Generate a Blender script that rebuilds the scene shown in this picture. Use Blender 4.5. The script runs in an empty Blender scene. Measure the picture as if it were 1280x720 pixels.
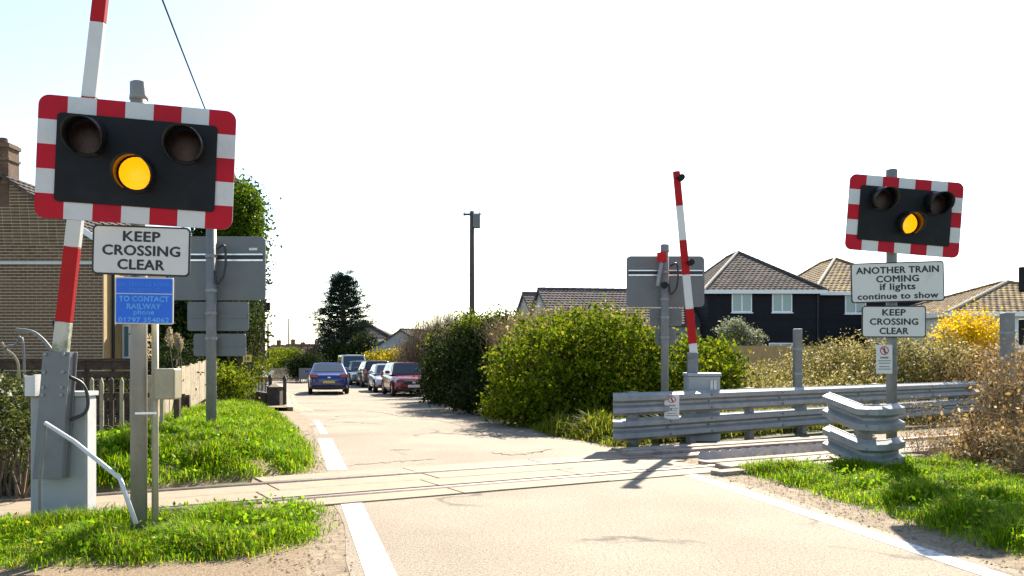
import bpy, math, random
import numpy as np
from mathutils import Vector, Matrix

# ------------------------------------------------------------------ camera, sky, sun, exposure
S = bpy.context.scene
COL = S.collection
random.seed(7)
RNG = np.random.default_rng(7)
FPX, HZ, HCAM = 1100.0, 448.0, 1.15
cam_d = bpy.data.cameras.new('camera'); cam = bpy.data.objects.new('camera', cam_d); COL.objects.link(cam)
cam.location = (0, 0, HCAM); cam.rotation_euler = (math.radians(90), 0, 0)
cam_d.sensor_width = 36; cam_d.lens = FPX / 1280 * 36; cam_d.shift_y = (HZ - 360) / 1280
cam_d.clip_start = 0.05; cam_d.clip_end = 9000
S.camera = cam
SUN_AZ, SUN_EL = math.radians(15.5), math.radians(37)
W = bpy.data.worlds.new('World'); S.world = W; W.use_nodes = True
wn = W.node_tree; wn.nodes.clear()
sky = wn.nodes.new('ShaderNodeTexSky'); sky.sky_type = 'NISHITA'; sky.sun_disc = False
sky.sun_elevation = SUN_EL; sky.sun_rotation = SUN_AZ; sky.air_density = 1.0; sky.dust_density = 0.5; sky.ozone_density = 1.0
bg = wn.nodes.new('ShaderNodeBackground'); bg.inputs[1].default_value = 0.08
wo = wn.nodes.new('ShaderNodeOutputWorld')
wn.links.new(sky.outputs[0], bg.inputs[0]); wn.links.new(bg.outputs[0], wo.inputs[0])
sun_d = bpy.data.lights.new('sun', 'SUN'); sun_d.energy = 4.6; sun_d.angle = math.radians(0.5); sun_d.color = (1.0, 0.91, 0.76)
sun = bpy.data.objects.new('sun', sun_d); COL.objects.link(sun)
sv = Vector((math.sin(SUN_AZ) * math.cos(SUN_EL), math.cos(SUN_AZ) * math.cos(SUN_EL), math.sin(SUN_EL)))
sun.rotation_euler = (-sv).to_track_quat('-Z', 'Y').to_euler(); sun.location = (20, 40, 60)
S.view_settings.view_transform = 'Standard'; S.view_settings.look = 'None'
S.view_settings.exposure = 1.8; S.view_settings.gamma = 1.0
S.render.resolution_x, S.render.resolution_y = 1024, 576

# ------------------------------------------------------------------ pixel to place
def hgt(Y):                       # lie of the land: level at the crossing, half a metre lower beyond
    return -0.5 * min(1.0, max(0.0, (Y - 14) / 22.0))
def P(x, y, D):
    return Vector(((x - 640) / FPX * D, D, HCAM - (y - HZ) / FPX * D))
def G(x, y):
    D = HCAM * FPX / (y - HZ)
    for _ in range(40):
        D = 0.5 * D + 0.5 * (HCAM - hgt(D)) * FPX / (y - HZ)
    return Vector(((x - 640) / FPX * D, D, hgt(D)))

# ------------------------------------------------------------------ materials
def nt(name):
    m = bpy.data.materials.new(name); m.use_nodes = True
    t = m.node_tree; b = t.nodes['Principled BSDF']
    return m, t, b
def lk(t, a, b): t.links.new(a, b)
def rampnode(t, stops):
    r = t.nodes.new('ShaderNodeValToRGB'); e = r.color_ramp.elements
    while len(e) > 1: e.remove(e[-1])
    for i, (p, c) in enumerate(stops):
        q = e[0] if i == 0 else e.new(p)
        q.position = p; q.color = (c[0], c[1], c[2], 1)
    return r
def noise(t, scale, detail=5, rough=0.6, coord='Object', dist=0.0):
    tc = t.nodes.new('ShaderNodeTexCoord'); n = t.nodes.new('ShaderNodeTexNoise')
    n.inputs['Scale'].default_value = scale; n.inputs['Detail'].default_value = detail
    n.inputs['Roughness'].default_value = rough; n.inputs['Distortion'].default_value = dist
    lk(t, tc.outputs[coord], n.inputs['Vector']); return n
def mixc(t, fac, a, b, mode='MIX'):
    m = t.nodes.new('ShaderNodeMix'); m.data_type = 'RGBA'; m.blend_type = mode
    for i, v in ((0, fac), (6, a), (7, b)):
        if hasattr(v, 'links') or hasattr(v, 'is_linked'): lk(t, v, m.inputs[i])
        elif i == 0: m.inputs[0].default_value = v
        else: m.inputs[i].default_value = (v[0], v[1], v[2], 1)
    return m.outputs[2]
def sc(c, k): return tuple(min(1.0, x * k) for x in c)
MATS = {}
def mat(name, col, rough=0.6, metal=0.0, var=0.12, scale=6.0, bump=0.0, bscale=60.0, dirt=None, dscale=3.0, dlo=0.5, dhi=0.7, spec=0.5, island=0.0, coat=0.0):
    if name in MATS: return MATS[name]
    m, t, b = nt(name)
    n = noise(t, scale)
    r = rampnode(t, [(0.3, sc(col, 1 - var)), (0.7, sc(col, 1 + var))]); lk(t, n.outputs[0], r.inputs[0])
    c = r.outputs[0]
    if island:
        g = t.nodes.new('ShaderNodeNewGeometry'); rr = rampnode(t, [(0, (1 - island,) * 3), (1, (1,) * 3)])
        lk(t, g.outputs['Random Per Island'], rr.inputs[0]); c = mixc(t, 1.0, c, rr.outputs[0], 'MULTIPLY')
    if dirt:
        n2 = noise(t, dscale, 8, 0.7); r2 = rampnode(t, [(dlo, (0, 0, 0)), (dhi, (1, 1, 1))]); lk(t, n2.outputs[0], r2.inputs[0])
        c = mixc(t, r2.outputs[0], c, dirt)
    lk(t, c, b.inputs['Base Color'])
    b.inputs['Roughness'].default_value = rough; b.inputs['Metallic'].default_value = metal
    b.inputs['Specular IOR Level'].default_value = spec; b.inputs['Coat Weight'].default_value = coat
    if bump:
        n3 = noise(t, bscale, 6, 0.65); bp = t.nodes.new('ShaderNodeBump'); bp.inputs['Strength'].default_value = bump; bp.inputs['Distance'].default_value = 0.02
        lk(t, n3.outputs[0], bp.inputs['Height']); lk(t, bp.outputs[0], b.inputs['Normal'])
    MATS[name] = m; return m
def leafmat(name, stops, trans=0.45, rough=0.55, patch=0.35, pscale=1.2):
    if name in MATS: return MATS[name]
    m, t, b = nt(name)
    g = t.nodes.new('ShaderNodeNewGeometry'); r = rampnode(t, stops); lk(t, g.outputs['Random Per Island'], r.inputs[0])
    n = noise(t, pscale, 3); r2 = rampnode(t, [(0.35, (1 - patch,) * 3), (0.65, (1, 1, 1))]); lk(t, n.outputs[0], r2.inputs[0])
    c = mixc(t, 1.0, r.outputs[0], r2.outputs[0], 'MULTIPLY')
    lk(t, c, b.inputs['Base Color']); b.inputs['Roughness'].default_value = rough; b.inputs['Specular IOR Level'].default_value = 0.08
    tr = t.nodes.new('ShaderNodeBsdfTranslucent'); lk(t, c, tr.inputs['Color'])
    mx = t.nodes.new('ShaderNodeMixShader'); mx.inputs[0].default_value = trans
    out = t.nodes['Material Output']; lk(t, b.outputs[0], mx.inputs[1]); lk(t, tr.outputs[0], mx.inputs[2]); lk(t, mx.outputs[0], out.inputs[0])
    MATS[name] = m; return m
def emit(name, col, strength, rim=None):
    m, t, b = nt(name); b.inputs['Base Color'].default_value = (*sc(col, 0.5), 1)
    b.inputs['Emission Color'].default_value = (*col, 1); b.inputs['Emission Strength'].default_value = strength
    b.inputs['Roughness'].default_value = 0.3
    v = t.nodes.new('ShaderNodeTexVoronoi'); v.inputs['Scale'].default_value = 90
    tc = t.nodes.new('ShaderNodeTexCoord'); lk(t, tc.outputs['Object'], v.inputs['Vector'])
    bp = t.nodes.new('ShaderNodeBump'); bp.inputs['Strength'].default_value = 0.4; bp.inputs['Distance'].default_value = 0.005
    lk(t, v.outputs[0], bp.inputs['Height']); lk(t, bp.outputs[0], b.inputs['Normal'])
    MATS[name] = m; return m
def glassmat(name, col=(0.02, 0.025, 0.03), rough=0.04):
    if name in MATS: return MATS[name]
    m = mat(name, col, rough, 0, 0.05, 3, spec=0.9); return m
# road surfacing: pale worn chippings, patched, cracked and stained
def roadmat(name, ca, cb, chip=220, crackw=0.010, crack=0.8):
    m, t, b = nt(name)
    tc = t.nodes.new('ShaderNodeTexCoord')
    n1 = noise(t, 0.55, 6, 0.6); r1 = rampnode(t, [(0.33, ca), (0.68, cb)]); lk(t, n1.outputs[0], r1.inputs[0])
    n2 = noise(t, chip, 2, 0.8); r2 = rampnode(t, [(0.36, (0.34, 0.31, 0.28)), (0.52, (0.95, 0.95, 0.95)), (0.68, (1.25, 1.24, 1.22))]); lk(t, n2.outputs[0], r2.inputs[0])
    c = mixc(t, 1.0, r1.outputs[0], r2.outputs[0], 'MULTIPLY')
    n2b = noise(t, 38, 4, 0.75); r2b = rampnode(t, [(0.36, (0.60, 0.56, 0.51)), (0.55, (1, 1, 1))]); lk(t, n2b.outputs[0], r2b.inputs[0])
    c = mixc(t, 0.85, c, r2b.outputs[0], 'MULTIPLY')
    # cracks where slabs of tarmac have parted
    nd = noise(t, 1.3, 4, 0.6); add = t.nodes.new('ShaderNodeVectorMath'); add.operation = 'MULTIPLY_ADD'
    add.inputs[1].default_value = (0.9, 0.9, 0.9); lk(t, nd.outputs['Color'], add.inputs[0]); lk(t, tc.outputs['Object'], add.inputs[2])
    v = t.nodes.new('ShaderNodeTexVoronoi'); v.feature = 'DISTANCE_TO_EDGE'; v.inputs['Scale'].default_value = 0.30; lk(t, add.outputs[0], v.inputs['Vector'])
    rc = rampnode(t, [(0.0, (1, 1, 1)), (crackw, (0, 0, 0))]); lk(t, v.outputs['Distance'], rc.inputs[0])
    nm = noise(t, 0.5, 3); rm = rampnode(t, [(0.50, (0, 0, 0)), (0.60, (crack,) * 3)]); lk(t, nm.outputs[0], rm.inputs[0])
    mm = t.nodes.new('ShaderNodeMath'); mm.operation = 'MULTIPLY'; lk(t, rc.outputs[0], mm.inputs[0]); lk(t, rm.outputs[0], mm.inputs[1])
    c = mixc(t, mm.outputs[0], c, (0.05, 0.04, 0.033))
    lk(t, c, b.inputs['Base Color']); b.inputs['Roughness'].default_value = 0.85; b.inputs['Specular IOR Level'].default_value = 0.2
    bp = t.nodes.new('ShaderNodeBump'); bp.inputs['Strength'].default_value = 0.5; bp.inputs['Distance'].default_value = 0.008
    lk(t, n2.outputs[0], bp.inputs['Height']); lk(t, bp.outputs[0], b.inputs['Normal'])
    MATS[name] = m; return m

M_road = roadmat('road_chippings', (0.25, 0.203, 0.150), (0.345, 0.29, 0.222), 95, 0.020, 0.9)
M_foot = roadmat('footway_tan', (0.20, 0.142, 0.082), (0.27, 0.20, 0.125), 95, 0.008, 0.5)
M_shoulder = mat('gravel_shoulder', (0.24, 0.18, 0.115), 0.95, 0, 0.35, 14, 0.8, 60, (0.17, 0.125, 0.075), 5, 0.5, 0.62)
M_panel = mat('crossing_concrete', (0.235, 0.18, 0.115), 0.85, 0, 0.16, 5, 0.35, 90, (0.26, 0.19, 0.12), 2.5, 0.55, 0.75)
M_ground = mat('rough_ground', (0.085, 0.09, 0.032), 0.95, 0, 0.5, 1.5, 0.8, 20, (0.13, 0.10, 0.055), 0.6, 0.45, 0.65)
M_soil = mat('bank_soil', (0.22, 0.16, 0.07), 0.95, 0, 0.3, 6, 0.9, 25, (0.13, 0.11, 0.04), 2, 0.5, 0.65)
M_paint = mat('road_paint', (0.62, 0.61, 0.58), 0.7, 0, 0.10, 8, 0.4, 180, (0.30, 0.25, 0.19), 22, 0.47, 0.58)
M_yellowline = mat('yellow_paint', (0.62, 0.45, 0.09), 0.7, 0, 0.1, 8, 0.2, 150, (0.35, 0.29, 0.2), 7, 0.5, 0.66)
M_rail = mat('rail_steel', (0.20, 0.15, 0.12), 0.42, 0.8, 0.25, 20)
M_gap = mat('flangeway_grime', (0.035, 0.028, 0.02), 0.95, 0, 0.3, 30)
M_timber = mat('crossing_timber', (0.30, 0.235, 0.185), 0.9, 0, 0.25, 9, 0.6, 40, (0.12, 0.09, 0.07), 3, 0.5, 0.7)
M_slat = mat('grey_slat_timber', (0.40, 0.35, 0.30), 0.9, 0, 0.2, 9, 0.5, 40)
M_galv = mat('galvanised_steel', (0.235, 0.245, 0.25), 0.55, 0.2, 0.18, 7, 0.12, 40, (0.20, 0.19, 0.17), 4, 0.55, 0.75)
M_galv2 = mat('galvanised_post', (0.185, 0.185, 0.178), 0.65, 0.15, 0.15, 9, 0.15, 50, (0.15, 0.14, 0.125), 5, 0.5, 0.75)
M_pole = mat('grey_pole_paint', (0.27, 0.25, 0.22), 0.55, 0.2, 0.10, 9, 0.08, 30, (0.16, 0.14, 0.11), 6, 0.55, 0.75)
M_backgrey = mat('sign_back_grey', (0.135, 0.145, 0.15), 0.55, 0.1, 0.08, 3, 0.04, 20, (0.13, 0.13, 0.125), 2, 0.5, 0.8)
M_alu = mat('bright_channel', (0.72, 0.73, 0.75), 0.35, 0.7, 0.08, 8)
M_red = mat('reflective_red', (0.46, 0.004, 0.016), 0.5, 0, 0.06, 5, dirt=(0.36, 0.006, 0.018), dscale=3, spec=0.2)
M_white = mat('reflective_white', (0.58, 0.575, 0.56), 0.5, 0, 0.04, 5, dirt=(0.50, 0.49, 0.46), dscale=4)
M_black = mat('signal_black', (0.009, 0.0095, 0.011), 0.6, 0, 0.15, 4, 0.03, 40, (0.018, 0.018, 0.02), 3, 0.5, 0.75, spec=0.22)
M_hood = mat('hood_black', (0.010, 0.010, 0.011), 0.35, 0, 0.1, 8)
M_redlens = mat('unlit_red_lens', (0.032, 0.014, 0.014), 0.35, 0, 0.1, 30, 0.3, 160)
M_amber = emit('lit_amber_lens', (1.0, 0.33, 0.003), 0.50)
M_signwhite = mat('sign_white', (0.62, 0.60, 0.565), 0.5, 0, 0.03, 4, dirt=(0.52, 0.49, 0.42), dscale=5, dlo=0.55, dhi=0.8)
M_signblack = mat('sign_letter_black', (0.012, 0.012, 0.014), 0.5, 0, 0.05)
M_blue = mat('sign_blue', (0.001, 0.12, 0.66), 0.45, 0, 0.05, 4)
M_palebl = mat('faded_blue_letters', (0.09, 0.36, 0.80), 0.5, 0, 0.25, 25)
M_fadebl = mat('very_faded_letters', (0.02, 0.19, 0.70), 0.5, 0, 0.2, 25)
M_boomred = mat('boom_red', (0.40, 0.004, 0.006), 0.5, 0, 0.08, 6, spec=0.2)
M_boomwhite = mat('boom_white', (0.60, 0.595, 0.57), 0.5, 0, 0.05, 6)
M_moss = mat('boom_white_mossy', (0.52, 0.50, 0.42), 0.7, 0, 0.1, 6, 0.1, 40, (0.10, 0.13, 0.015), 5, 0.42, 0.58)
M_cab = mat('cabinet_grey', (0.30, 0.315, 0.325), 0.5, 0.1, 0.06, 4, 0.04, 30, (0.22, 0.22, 0.21), 3, 0.55, 0.8)
M_plate = mat('barrier_plate_grey', (0.155, 0.165, 0.175), 0.5, 0.2, 0.08, 6, 0.05, 30, (0.09, 0.09, 0.09), 5, 0.55, 0.75)
M_cable = mat('black_cable', (0.02, 0.02, 0.02), 0.5)
M_beige = mat('phone_box_beige', (0.36, 0.31, 0.20), 0.5, 0, 0.06, 5, dirt=(0.27, 0.23, 0.15), dscale=4)
M_darkwood = mat('dark_fence_timber', (0.060, 0.036, 0.024), 0.9, 0, 0.35, 8, 0.5, 40, (0.10, 0.065, 0.035), 4)
M_palewood = mat('pale_fence_timber', (0.36, 0.29, 0.19), 0.9, 0, 0.2, 8, 0.5, 40, (0.22, 0.18, 0.12), 3, island=0.0)
M_fence2 = mat('larch_fence', (0.40, 0.25, 0.11), 0.9, 0, 0.15, 6, 0.3, 30)
M_brick = mat('stock_brick', (0.20, 0.115, 0.070), 0.95, 0, 0.30, 5, 0.5, 60, (0.12, 0.07, 0.05), 1.2, 0.45, 0.7, island=0.45)
M_darkbrick = mat('dark_garden_brick', (0.055, 0.042, 0.034), 0.95, 0, 0.3, 6, 0.5, 60)
M_mortar = mat('lime_mortar', (0.62, 0.50, 0.34), 0.95, 0, 0.15, 20, 0.4, 80)
M_render = mat('cream_render', (0.62, 0.43, 0.20), 0.9, 0, 0.1, 3, 0.2, 30)
M_tiledark = mat('concrete_tile_dark', (0.105, 0.088, 0.080), 0.95, 0, 0.25, 3, 0.3, 20, (0.15, 0.12, 0.10), 1.2, island=0.4, spec=0.08)
M_tilebrown = mat('clay_tile_lichen', (0.22, 0.15, 0.085), 0.85, 0, 0.3, 3, 0.4, 20, (0.33, 0.23, 0.09), 1.5, 0.48, 0.62, island=0.4, spec=0.08)
M_tilegrey = mat('pantile_grey', (0.13, 0.105, 0.10), 0.95, 0, 0.2, 3, 0.3, 20, island=0.3, spec=0.08)
M_tilered = mat('old_red_tile', (0.17, 0.10, 0.075), 0.9, 0, 0.3, 3, 0.3, 10, island=0.3, spec=0.08)
M_ridge = mat('pale_ridge_tile', (0.42, 0.36, 0.28), 0.85, 0, 0.2, 6)
M_board = mat('black_weatherboard', (0.008, 0.008, 0.010), 0.6, 0, 0.3, 3, island=0.35, spec=0.2)
M_upvc = mat('white_upvc', (0.78, 0.78, 0.77), 0.4, 0, 0.03)
M_wallwhite = mat('white_render', (0.70, 0.70, 0.69), 0.9, 0, 0.06, 3)
M_greycl = mat('grey_cladding', (0.27, 0.30, 0.33), 0.7, 0, 0.08, 3)
M_pane = glassmat('window_glass', (0.10, 0.20, 0.22), 0.05)
M_wood = mat('telegraph_pole', (0.085, 0.065, 0.05), 0.9, 0, 0.3, 10, 0.4, 30)
M_bark = mat('bark', (0.085, 0.062, 0.042), 0.95, 0, 0.35, 12, 0.8, 25)
M_twig = mat('twig', (0.13, 0.09, 0.055), 0.95, 0, 0.4, 12)
M_twigpale = mat('dry_stem', (0.33, 0.23, 0.12), 0.9, 0, 0.4, 12)
M_rubber = mat('tyre_rubber', (0.016, 0.016, 0.017), 0.8, 0, 0.15, 20)
M_rim = mat('alloy_rim', (0.45, 0.46, 0.47), 0.35, 0.8, 0.1, 9)
M_cglass = glassmat('car_glass', (0.03, 0.04, 0.045), 0.03)
M_plastic = mat('black_plastic', (0.02, 0.02, 0.021), 0.6, 0, 0.1)
M_tail = mat('tail_lamp_red', (0.20, 0.006, 0.010), 0.2, 0, 0.1, spec=0.8)
M_head = mat('head_lamp', (0.70, 0.72, 0.74), 0.12, 0.3, 0.08, spec=0.9)
M_plateY = mat('number_plate_yellow', (0.66, 0.50, 0.06), 0.4, 0, 0.04)
M_plateW = mat('number_plate_white', (0.72, 0.72, 0.70), 0.4, 0, 0.04)
GRASS = leafmat('grass_blades', [(0, (0.075, 0.18, 0.004)), (0.4, (0.18, 0.36, 0.006)), (0.75, (0.31, 0.45, 0.008)), (0.93, (0.42, 0.44, 0.015)), (1, (0.48, 0.34, 0.05))], 0.55, 0.5, 0.35, 2.0)
GRASSY = leafmat('yellow_grass_blades', [(0, (0.10, 0.17, 0.008)), (0.5, (0.22, 0.27, 0.015)), (0.85, (0.33, 0.30, 0.03)), (1, (0.40, 0.27, 0.06))], 0.55, 0.5, 0.35, 2.0)

# ------------------------------------------------------------------ mesh helpers
class MB:
    def __init__(s): s.v = []; s.f = []
    def add(s, vs, fs):
        o = len(s.v); s.v += [tuple(v) for v in vs]; s.f += [tuple(i + o for i in f) for f in fs]; return s
    def box(s, x0, x1, y0, y1, z0, z1, R=None):
        vs = [(x, y, z) for z in (z0, z1) for y in (y0, y1) for x in (x0, x1)]
        if R is not None: vs = [R @ Vector(v) for v in vs]
        return s.add(vs, [(0, 2, 3, 1), (4, 5, 7, 6), (0, 1, 5, 4), (2, 6, 7, 3), (0, 4, 6, 2), (1, 3, 7, 5)])
    def bar(s, a, b, w, h=None, up=(0, 0, 1)):
        a, b = Vector(a), Vector(b); d = (b - a).normalized(); u = Vector(up)
        if abs(d.dot(u)) > 0.98: u = Vector((0, 1, 0))
        r = d.cross(u).normalized(); u = r.cross(d); h = h or w
        vs = [p + r * i * w / 2 + u * j * h / 2 for p in (a, b) for i, j in ((-1, -1), (1, -1), (1, 1), (-1, 1))]
        return s.add(vs, [(0, 1, 2, 3), (7, 6, 5, 4), (0, 4, 5, 1), (1, 5, 6, 2), (2, 6, 7, 3), (3, 7, 4, 0)])
    def tube(s, pts, rad, n=8, cap=True):
        pts = [Vector(p) for p in pts]; k = len(pts)
        if not hasattr(rad, '__len__'): rad = [rad] * k
        ref = None; vs = []
        for i, p in enumerate(pts):
            d = (pts[min(i + 1, k - 1)] - pts[max(i - 1, 0)]).normalized()
            if ref is None:
                ref = Vector((1, 0, 0)) if abs(d.x) < 0.8 else Vector((0, 1, 0))
            ref = (ref - d * ref.dot(d)).normalized(); q = d.cross(ref)
            for j in range(n):
                a = 2 * math.pi * j / n; vs.append(p + (ref * math.cos(a) + q * math.sin(a)) * rad[i])
        fs = [(i * n + j, i * n + (j + 1) % n, (i + 1) * n + (j + 1) % n, (i + 1) * n + j) for i in range(k - 1) for j in range(n)]
        if cap: fs += [tuple(range(n - 1, -1, -1)), tuple((k - 1) * n + j for j in range(n))]
        return s.add(vs, fs)
    def cable(s, pts, rad, n=8, k=5):
        p = [Vector(q) for q in pts]; p = [p[0] * 2 - p[1]] + p + [p[-1] * 2 - p[-2]]; out = []
        for i in range(1, len(p) - 2):
            for j in range(k):
                t = j / k; out.append(.5 * (2 * p[i] + (p[i + 1] - p[i - 1]) * t + (2 * p[i - 1] - 5 * p[i] + 4 * p[i + 1] - p[i + 2]) * t * t + (3 * p[i] - p[i - 1] - 3 * p[i + 1] + p[i + 2]) * t ** 3))
        return s.tube(out + [p[-2]], rad, n)
    def prism(s, poly, y0, y1):              # polygon in x,z pulled along y
        n = len(poly); vs = [(x, y0, z) for x, z in poly] + [(x, y1, z) for x, z in poly]
        fs = [tuple(range(n)), tuple(range(2 * n - 1, n - 1, -1))] + [(i, i + n, (i + 1) % n + n, (i + 1) % n) for i in range(n)]
        return s.add(vs, fs)
    def build(s, name, m, parent=None, loc=None, smooth=False, bevel=0.0, kind=None, label=None):
        me = bpy.data.meshes.new(name); me.from_pydata(s.v, [], s.f); me.update()
        return link(name, me, m, parent, loc, smooth, bevel, kind, label)
def link(name, me, m, parent=None, loc=None, smooth=False, bevel=0.0, kind=None, label=None):
    if m is not None and len(me.materials) == 0: me.materials.append(m)
    if smooth: me.polygons.foreach_set('use_smooth', [True] * len(me.polygons))
    o = bpy.data.objects.new(name, me); COL.objects.link(o)
    if parent: o.parent = parent
    if loc is not None: o.location = loc
    if bevel:
        b = o.modifiers.new('bevel', 'BEVEL'); b.width = bevel; b.segments = 2; b.limit_method = 'ANGLE'
    if kind: o['kind'] = kind
    if label: o['label'] = label
    return o
def thing(name, label, cat, loc=(0, 0, 0), rz=0.0, group=None):
    o = bpy.data.objects.new(name, None); COL.objects.link(o); o.empty_display_size = 0.2
    o.location = loc; o.rotation_euler = (0, 0, rz); tag(o, label, cat, group); return o
def tag(o, label, cat, group=None):
    o['label'] = label; o['category'] = cat
    if group: o['group'] = group
    return o
def rrect(w, h, r, n=5, cx=0.0, cz=0.0):
    out = []
    for sx, sz, a0 in ((1, -1, -90), (1, 1, 0), (-1, 1, 90), (-1, -1, 180)):
        for i in range(n + 1):
            a = math.radians(a0 + 90 * i / n); out.append((cx + sx * (w / 2 - r) + r * math.cos(a), cz + sz * (h / 2 - r) + r * math.sin(a)))
    return out
def disc(r, n=24, cx=0, cz=0): return [(cx + r * math.cos(2 * math.pi * i / n), cz + r * math.sin(2 * math.pi * i / n)) for i in range(n)]
def text_mesh(txt, h, width=None, bold=0.0):
    c = bpy.data.curves.new('txt', 'FONT'); c.body = txt; c.size = 1.0; c.align_x = 'CENTER'; c.align_y = 'CENTER'; c.offset = bold; c.resolution_u = 3
    c.space_character = 1.05
    o = bpy.data.objects.new('txt', c); COL.objects.link(o)
    dg = bpy.context.evaluated_depsgraph_get(); me = bpy.data.meshes.new_from_object(o.evaluated_get(dg))
    bpy.data.objects.remove(o); bpy.data.curves.remove(c)
    n = len(me.vertices); a = np.empty(n * 3); me.vertices.foreach_get('co', a); a = a.reshape(-1, 3)
    fs = [tuple(p.vertices) for p in me.polygons]; bpy.data.meshes.remove(me)
    lo, hi = a.min(0), a.max(0); a -= (lo + hi) / 2
    k = h / 0.70
    kx = k if width is None else width / (hi[0] - lo[0])
    return a[:, 0] * kx, a[:, 1] * k, fs
def lettering(parent, txt, cx, y, cz, h, m, width=None, bold=0.055, name='lettering', flip=1):
    xs, zs, fs = text_mesh(txt, h, width, 0.0)
    b = MB(); t = h * bold
    for k_, (dx, dz) in enumerate(((0, 0), (-t, 0), (t, 0), (0, t * .7), (0, -t * .7))): b.add([(cx + x * flip + dx, y - k_ * .00015, cz + z + dz) for x, z in zip(xs, zs)], fs)
    return b.build(name, m, parent)

# ------------------------------------------------------------------ foliage helpers
def np_mesh(name, verts, faces_flat, nper, m, parent=None, kind=None, smooth=False, label=None):
    me = bpy.data.meshes.new(name); nf = len(faces_flat) // nper
    me.vertices.add(len(verts)); me.vertices.foreach_set('co', np.asarray(verts, np.float32).ravel())
    me.loops.add(len(faces_flat)); me.loops.foreach_set('vertex_index', np.asarray(faces_flat, np.int32))
    me.polygons.add(nf); me.polygons.foreach_set('loop_start', np.arange(nf, dtype=np.int32) * nper)
    me.update(calc_edges=True)
    return link(name, me, m, parent, smooth=smooth, kind=kind, label=label)
def unit(a): return a / (np.linalg.norm(a, axis=1, keepdims=True) + 1e-9)
def leaf_arrays(pts, smin, smax, asp=0.5, droop=0.0, dirs=None, fold=0.25):
    n = len(pts); a = unit(RNG.normal(size=(n, 3))) if dirs is None else unit(dirs + RNG.normal(size=(n, 3)) * 0.35)
    a[:, 2] -= droop; a = unit(a)
    b = unit(np.cross(a, RNG.normal(size=(n, 3)))); c = np.cross(a, b)
    L = RNG.uniform(smin, smax, (n, 1)); w = L * asp * 0.5
    v = np.empty((n, 4, 3)); v[:, 0] = pts; v[:, 1] = pts + a * L * 0.45 + b * w + c * w * fold; v[:, 2] = pts + a * L; v[:, 3] = pts + a * L * 0.45 - b * w + c * w * fold
    f = (np.arange(n)[:, None] * 4 + np.array([[0, 1, 2, 0, 2, 3]])).ravel()
    return v.reshape(-1, 3), f
def leaves(name, pts, smin, smax, asp, m, parent, droop=0.0, dirs=None, kind=None):
    v, f = leaf_arrays(np.asarray(pts), smin, smax, asp, droop, dirs); return np_mesh(name, v, f, 3, m, parent, kind)
def lobe_points(lobes, nclump, per, sig, shell=0.55, zmin=None):
    L = np.array(lobes, float); w = (L[:, 3] * L[:, 4] + L[:, 4] * L[:, 5] + L[:, 3] * L[:, 5]); w /= w.sum()
    k = RNG.choice(len(L), nclump, p=w); d = unit(RNG.normal(size=(nclump, 3)))
    r = (1 - shell * RNG.random((nclump, 1)) ** 1.6) * RNG.uniform(0.9, 1.1, (nclump, 1))
    C = L[k, :3] + d * r * L[k, 3:6]
    if zmin is not None: C = C[C[:, 2] > zmin]
    cnt = np.maximum(1, (per * RNG.uniform(0.4, 1.6, len(C))).astype(int))
    base = np.repeat(C, cnt, 0)
    s = np.repeat(RNG.uniform(0.5, 1.4, (len(C), 1)), cnt, 0) * sig
    pts = base + RNG.normal(size=base.shape) * s
    if zmin is not None: pts = pts[pts[:, 2] > zmin]
    return C, pts
def sticks(name, A, B, r0, r1, m, parent, sag=0.0, kind=None):
    A = np.asarray(A, float); B = np.asarray(B, float); n = len(A)
    d = unit(B - A); s = unit(np.cross(d, RNG.normal(size=(n, 3)))); t = np.cross(d, s)
    M_ = (A + B) / 2 + RNG.normal(size=(n, 3)) * np.linalg.norm(B - A, axis=1, keepdims=True) * 0.06; M_[:, 2] += sag
    r0 = np.broadcast_to(np.asarray(r0, float).reshape(-1, 1), (n, 1)); r1 = np.broadcast_to(np.asarray(r1, float).reshape(-1, 1), (n, 1))
    v = np.empty((n, 9, 3))
    for j, ang in enumerate((0, 2.094, 4.189)):
        o = s * math.cos(ang) + t * math.sin(ang)
        v[:, j] = A + o * r0; v[:, 3 + j] = M_ + o * (r0 + r1) / 2; v[:, 6 + j] = B + o * r1
    q = []
    for k in (0, 3):
        for j in range(3): q += [k + j, k + (j + 1) % 3, k + 3 + (j + 1) % 3, k + 3 + j]
    f = (np.arange(n)[:, None] * 9 + np.array([q])).ravel()
    return np_mesh(name, v.reshape(-1, 3), f, 4, m, parent, kind)
def plant(name, label, cat, lobes, nclump, per, sig, smin, smax, asp, m, nst=40, shell=0.55, twig=None, group=None, droop=0.0, r0=0.012, zg=None):
    L = np.array(lobes, float); c = L[:, :3].mean(0); z0 = hgt(c[1]) if zg is None else zg
    root = thing(name, label, cat, (c[0], c[1], z0), group=group)
    C, pts = lobe_points(lobes, nclump, per, sig, shell, z0 + 0.03)
    off = np.array([c[0], c[1], z0])
    leaves('foliage', pts - off, smin, smax, asp, m, root, droop, kind='stuff')
    k = RNG.choice(len(C), min(nst, len(C)), replace=False); B = C[k]
    li = np.argmin(((B[:, None, :2] - L[None, :, :2]) ** 2).sum(2), 1)
    A = np.column_stack([L[li, 0] + RNG.normal(size=len(k)) * L[li, 3] * 0.15, L[li, 1] + RNG.normal(size=len(k)) * L[li, 4] * 0.15, np.full(len(k), z0 - 0.05)])
    sticks('stem', A - off, B - off, r0, r0 * 0.35, twig or M_twig, root, kind='stuff')
    return root
def lobe(x, y, D, rx, ry, depth):          # ellipsoid seen at pixel x,y, standing D metres away
    p = P(x, y, D); return (p.x, p.y, p.z, rx / FPX * D, depth, ry / FPX * D)
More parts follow.
